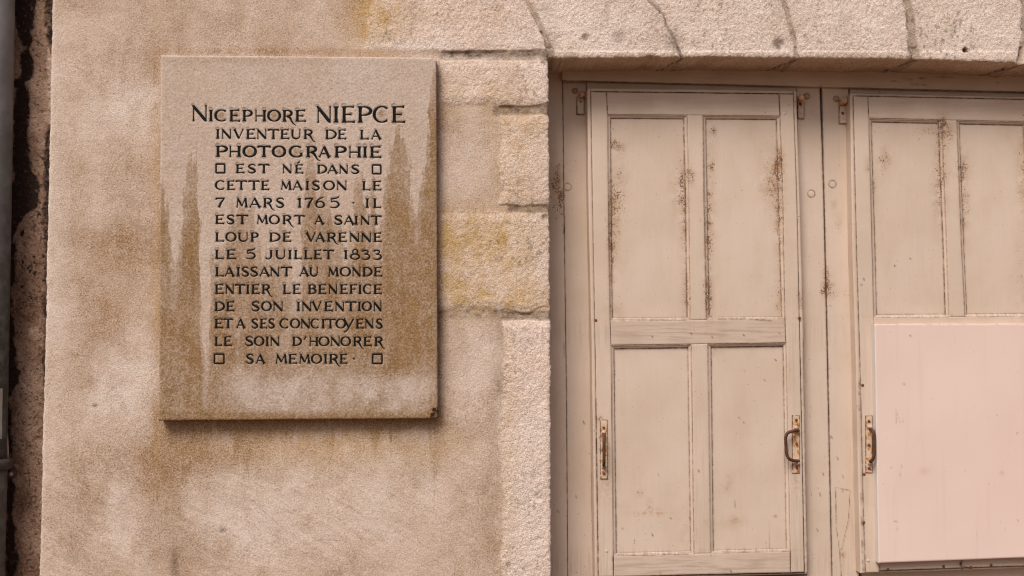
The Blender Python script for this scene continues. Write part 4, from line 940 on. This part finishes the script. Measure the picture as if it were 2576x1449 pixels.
# slab face: a fine sheet, the letters cut 1.6 mm into it
pL = L((139, 405), (1058, 399)); pR = L((145, 1097), (1052, 1101)); pT = Rw(405, 139, 1097, 145); pB = Rw(399, 1058, 1101, 1052)
ncq, nrq = 540, 690
s, t = np.meshgrid(np.linspace(0, 1, ncq), np.linspace(0, 1, nrq))
V = 139 + 917 * t
for _ in range(3):
    U = pL(V) + (pR(V) - pL(V)) * s; a, b = pT(U), pB(U); V = a + (b - a) * t
cut_d = np.full(U.shape, 9.0)
du = 700 / ncq; dv = 917 / nrq
for li, q, wd, lk, ch in STROKES:
    for i in range(len(q) - 1):
        x0, y0, x1, y1 = *q[i], *q[i + 1]; pad = 6
        c0_, c1_ = int((min(x0, x1) - pad - 396) / du) - 4, int((max(x0, x1) + pad - 396) / du) + 6
        r0_, r1_ = int((min(y0, y1) - pad - 139) / dv) - 6, int((max(y0, y1) + pad - 139) / dv) + 8
        sl = (slice(max(r0_, 0), max(r1_, 1)), slice(max(c0_, 0), max(c1_, 1)))
        d = dseg(U[sl], V[sl], x0, y0, x1, y1) - .25 * (wd[i] + wd[i + 1])
        cut_d[sl] = np.minimum(cut_d[sl], d)
groove = ss(1.7, .6, cut_d); flat_ = 1 - ss(3.2, 1.4, cut_d)
ed = np.minimum(np.minimum(s * 698, (1 - s) * 698), np.minimum(t * 914, (1 - t) * 914))
chip = ss(3, -2, box(U, V, 1086, 1120, 1041, 1070) + 4 * fbm(U / 6, V / 6, 101, 2)) + ss(3, -3, box(U, V, 1091, 1120, 1030, 1070) + 4 * fbm(U / 6, V / 6, 102, 2)) + ss(2, -2, box(U, V, 1090, 1110, 136, 150) + 5 * fbm(U / 8, V / 8, 103, 2)) * .25
hq = (.3 * fbm(U / 150, V / 150, 104, 3) + .25 * fbm(U / 12, V / 12, 105, 3) + .25 * vn(U / 3.4, V / 3.4, 106)) * flat_ - np.exp(-ed / 1.6) * (2.0 + 1.0 * fbm(U / 14, V / 14, 107, 2)) - 1.1 * groove - 9 * np.clip(chip, 0, 1)
SX = [(396, 470), (404, 460), (412, 455), (420, 520), (432, 640), (440, 660), (452, 600), (465, 450), (474, 405), (487, 392), (497, 400), (501, 560), (508, 800), (516, 890), (526, 850), (534, 640), (560, 610), (590, 520), (605, 470), (618, 540), (632, 480), (645, 600), (665, 640), (690, 620), (712, 560),
      (730, 640), (737, 700), (755, 700), (765, 480), (777, 345), (790, 350), (797, 520), (812, 470), (850, 560), (870, 660), (882, 560), (896, 440), (912, 440), (924, 560), (940, 450), (952, 600), (963, 540), (972, 440), (985, 365), (1000, 316), (1012, 345), (1030, 410), (1038, 500), (1047, 540), (1058, 500), (1066, 420), (1075, 330), (1083, 200), (1095, 165), (1104, 160)]
wu = U + 7 * fbm(U / 40, V / 50, 111, 3) + 2.5 * fbm(U / 8, V / 14, 112, 3)
sxa = np.array([a for a, _ in SX], float); sxb = np.array([b for _, b in SX], float)
ii = np.clip(np.searchsorted(sxa, wu) - 1, 0, len(sxa) - 2); tt_ = np.clip(((wu - sxa[ii]) / (sxa[ii + 1] - sxa[ii]) - .5) * 2.4 + .5, 0, 1)
Sx = sxb[ii] + (sxb[ii + 1] - sxb[ii]) * tt_
e = V - Sx + 14 * fbm(U / 9, V / 40, 113, 3) + 34 * fbm(U / 5, V / 160, 124, 3) + 9 * vn(U / 3, V / 3, 125)
br_ = ss(-12, 22, e) * (.62 + .38 * ss(20, 170, e))
col_w = np.interp(wu, [396, 500, 540, 640, 760, 880, 960, 980, 1050, 1104], [1.0, 1.0, .9, .82, .8, .84, .95, 1.05, 1.05, 1.05])
br_ = br_ * col_w * (.92 + .3 * fbm(U / 60, V / 80, 114, 3))
# washed bands and the cleaned patch along the bottom
lp = G(U, V, 516, 760, 7, 130, .8) + G(U, V, 745, 640, 9, 90, .5) + G(U, V, 655, 560, 14, 60, .35) + G(U, V, 885, 610, 12, 50, .4)
bot = ss(905, 965, V + 22 * fbm(U / 60, V / 60, 115, 3)) * ss(1050, 1025, V) * ss(525, 610, U + 30 * fbm(U / 60, V / 60, 116, 2)) * (.42 + .5 * fbm(U / 30, V / 30, 126, 3))
bot = bot * ss(1120, 1040, U) + G(U, V, 1040, 965, 50, 30, .45) - G(U, V, 960, 900, 40, 25, .3) - G(U, V, 700, 930, 25, 20, .4)
br_ = br_ * (1 - np.clip(lp, 0, 1)) * (1 - np.clip(bot, 0, 1)) + ss(1030, 1052, V) * .35 + G(U, V, 600, 150, 200, 8, .25)
br_ = br_ * 1.0 + G(U, V, 720, 210, 120, 40, .06) + .08 * np.clip(fbm(U / 80, V / 80, 117, 3), 0, 1)
inner = G(U, V, 755, 303, 8, 8, 0)
for cu, cv in ((X3(430), Y3(192)), (X3(925), Y3(190)), (X3(1930), Y3(180)), (X3(2085), Y3(180)), (X3(698), Y3(530)), (X3(972), Y3(530)), (X3(570), Y3(185)), (X3(1130), Y3(530))):
    inner = inner + G(U, V, cu, cv, 7, 8, .8)
br_ = br_ + inner
ocq = np.clip(br_ - .45, 0, 1) * (.35 + .5 * fbm(U / 40, V / 60, 118, 3) + .3 * ss(950, 1050, U))
paq = G(U, V, 700, 985, 90, 35, .45) + G(U, V, 950, 990, 90, 35, .4) + np.exp(-ed / 2.2) * .55 * (V < 1040) + ss(.35, .7, fbm(U / 9, V / 9, 119, 2)) * .25 + ss(.75, .85, vn(U / 5, V / 5, 120)) * .35
grq = np.clip(chip, 0, 1) * .45 + .35 * np.exp(-np.maximum(1100 - U, 0) / 1.5) * (V > 250) + .25 * ss(.5, .9, fbm(U / 25, V / 15, 121, 3)) * ss(905, 700, V) * ss(.4, .9, br_) + .25 * ss(1.2, .3, cut_d)
for seg in ((405, 399, 470, 396), (470, 396, 520, 385), (520, 385, 600, 378), (600, 378, 660, 376)):
    paq = paq + .5 * np.exp(-(dseg(U, V + 5 * fbm(U / 18, V * 0, 123, 2), *[seg[0], seg[1] - 10, seg[2], seg[3] - 10]) / 1.6) ** 2)
co = P(U, V, YQ); co[..., 1] -= hq / 1000
cl = lambda x: np.clip(x, 0, 1)
nrm = grid_normals(co)
side = []
N = co.reshape(-1, 3)
ring = np.concatenate([np.arange(ncq), np.arange(1, nrq) * ncq + ncq - 1, (nrq - 1) * ncq + np.arange(ncq - 2, -1, -1), np.arange(nrq - 2, 0, -1) * ncq])
rim = N[ring]; bk = rim.copy(); bk[:, 1] = .012
k = np.arange(len(ring)); k2 = (k + 1) % len(ring); n0 = len(N)
F = np.concatenate([grid_faces(nrq, ncq), np.stack([n0 + k, n0 + k2, n0 + len(ring) + k2, n0 + len(ring) + k], -1)])
att = dict(stain=cl(br_ * .95), ochre=cl(ocq), pale=cl(paq * (1 - .6 * cl(br_))), grime=cl(grq))
at = {q: np.concatenate([x.ravel(), x.ravel()[ring], x.ravel()[ring] * 0 + (.4 if q in ('stain', 'grime') else 0)]) for q, x in att.items()}
mesh('slab', np.concatenate([N, rim, bk]), F, M_plaque, pq, at)

# painted letters lying in their cuts, one part for each line of the inscription
LINES = {}
zoff = 0.0
for si, (li, q, wd, lk, ch) in enumerate(STROKES):
    tan = np.gradient(q, axis=0); tan /= np.linalg.norm(tan, axis=1, keepdims=True) + 1e-9
    if np.allclose(q[0], q[-1], atol=.05): tan[0] = tan[-1] = (tan[0] + tan[-1]) / (np.linalg.norm(tan[0] + tan[-1]) + 1e-9)
    nn = np.stack([-tan[:, 1], tan[:, 0]], -1)
    jit = .22 * np.stack([vn(q[:, 0] * .9, q[:, 1] * .9, 200 + si), vn(q[:, 0] * .9, q[:, 1] * .9, 300 + si)], -1)
    a = q + nn * wd[:, None] / 2 + jit; b = q - nn * wd[:, None] / 2 + jit
    if len(q) == 2 or True:
        # square ends of box ornaments overlap so their corners close
        pass
    Yl = YQ + .0007 - .00002 * (si % 9)
    pts = np.concatenate([P(a[:, 0], a[:, 1], Yl), P(b[:, 0], b[:, 1], Yl)])
    co_, F_ = LINES.setdefault((max(li - 1, 0), lk, ch), ([], [])); o = sum(len(c) for c in co_); n = len(q)
    co_.append(pts)
    for i in range(n - 1): F_.append([o + i, o + i + 1, o + n + i + 1, o + n + i])
SAY = ['NICEPHORE NIEPCE', 'INVENTEUR DE LA', 'PHOTOGRAPHIE', 'EST NE DANS between two squares', 'CETTE MAISON LE', '7 MARS 1765 IL', 'EST MORT A SAINT', 'LOUP DE VARENNE',
       'LE 5 JUILLET 1833', 'LAISSANT AU MONDE', 'ENTIER LE BENEFICE', 'DE SON INVENTION', 'ET A SES CONCITOYENS', "LE SOIN D'HONORER", 'SA MEMOIRE between two squares']
ROWS = {}
for (li, lk, ch), (co_, F_) in sorted(LINES.items()):
    if li not in ROWS:
        e_ = bpy.data.objects.new('inscription_line', None); e_.empty_display_size = .02; link(e_, pq)
        e_['label'] = 'carved line reading ' + SAY[li]; ROWS[li] = e_
    nm = {'#': 'square_ornament', '.': 'dot', '^': 'accent', "'": 'apostrophe'}.get(ch, 'numeral' if ch.isdigit() else 'letter')
    mesh(nm, np.concatenate(co_), np.array(F_), M_letter, ROWS[li], smooth=False)
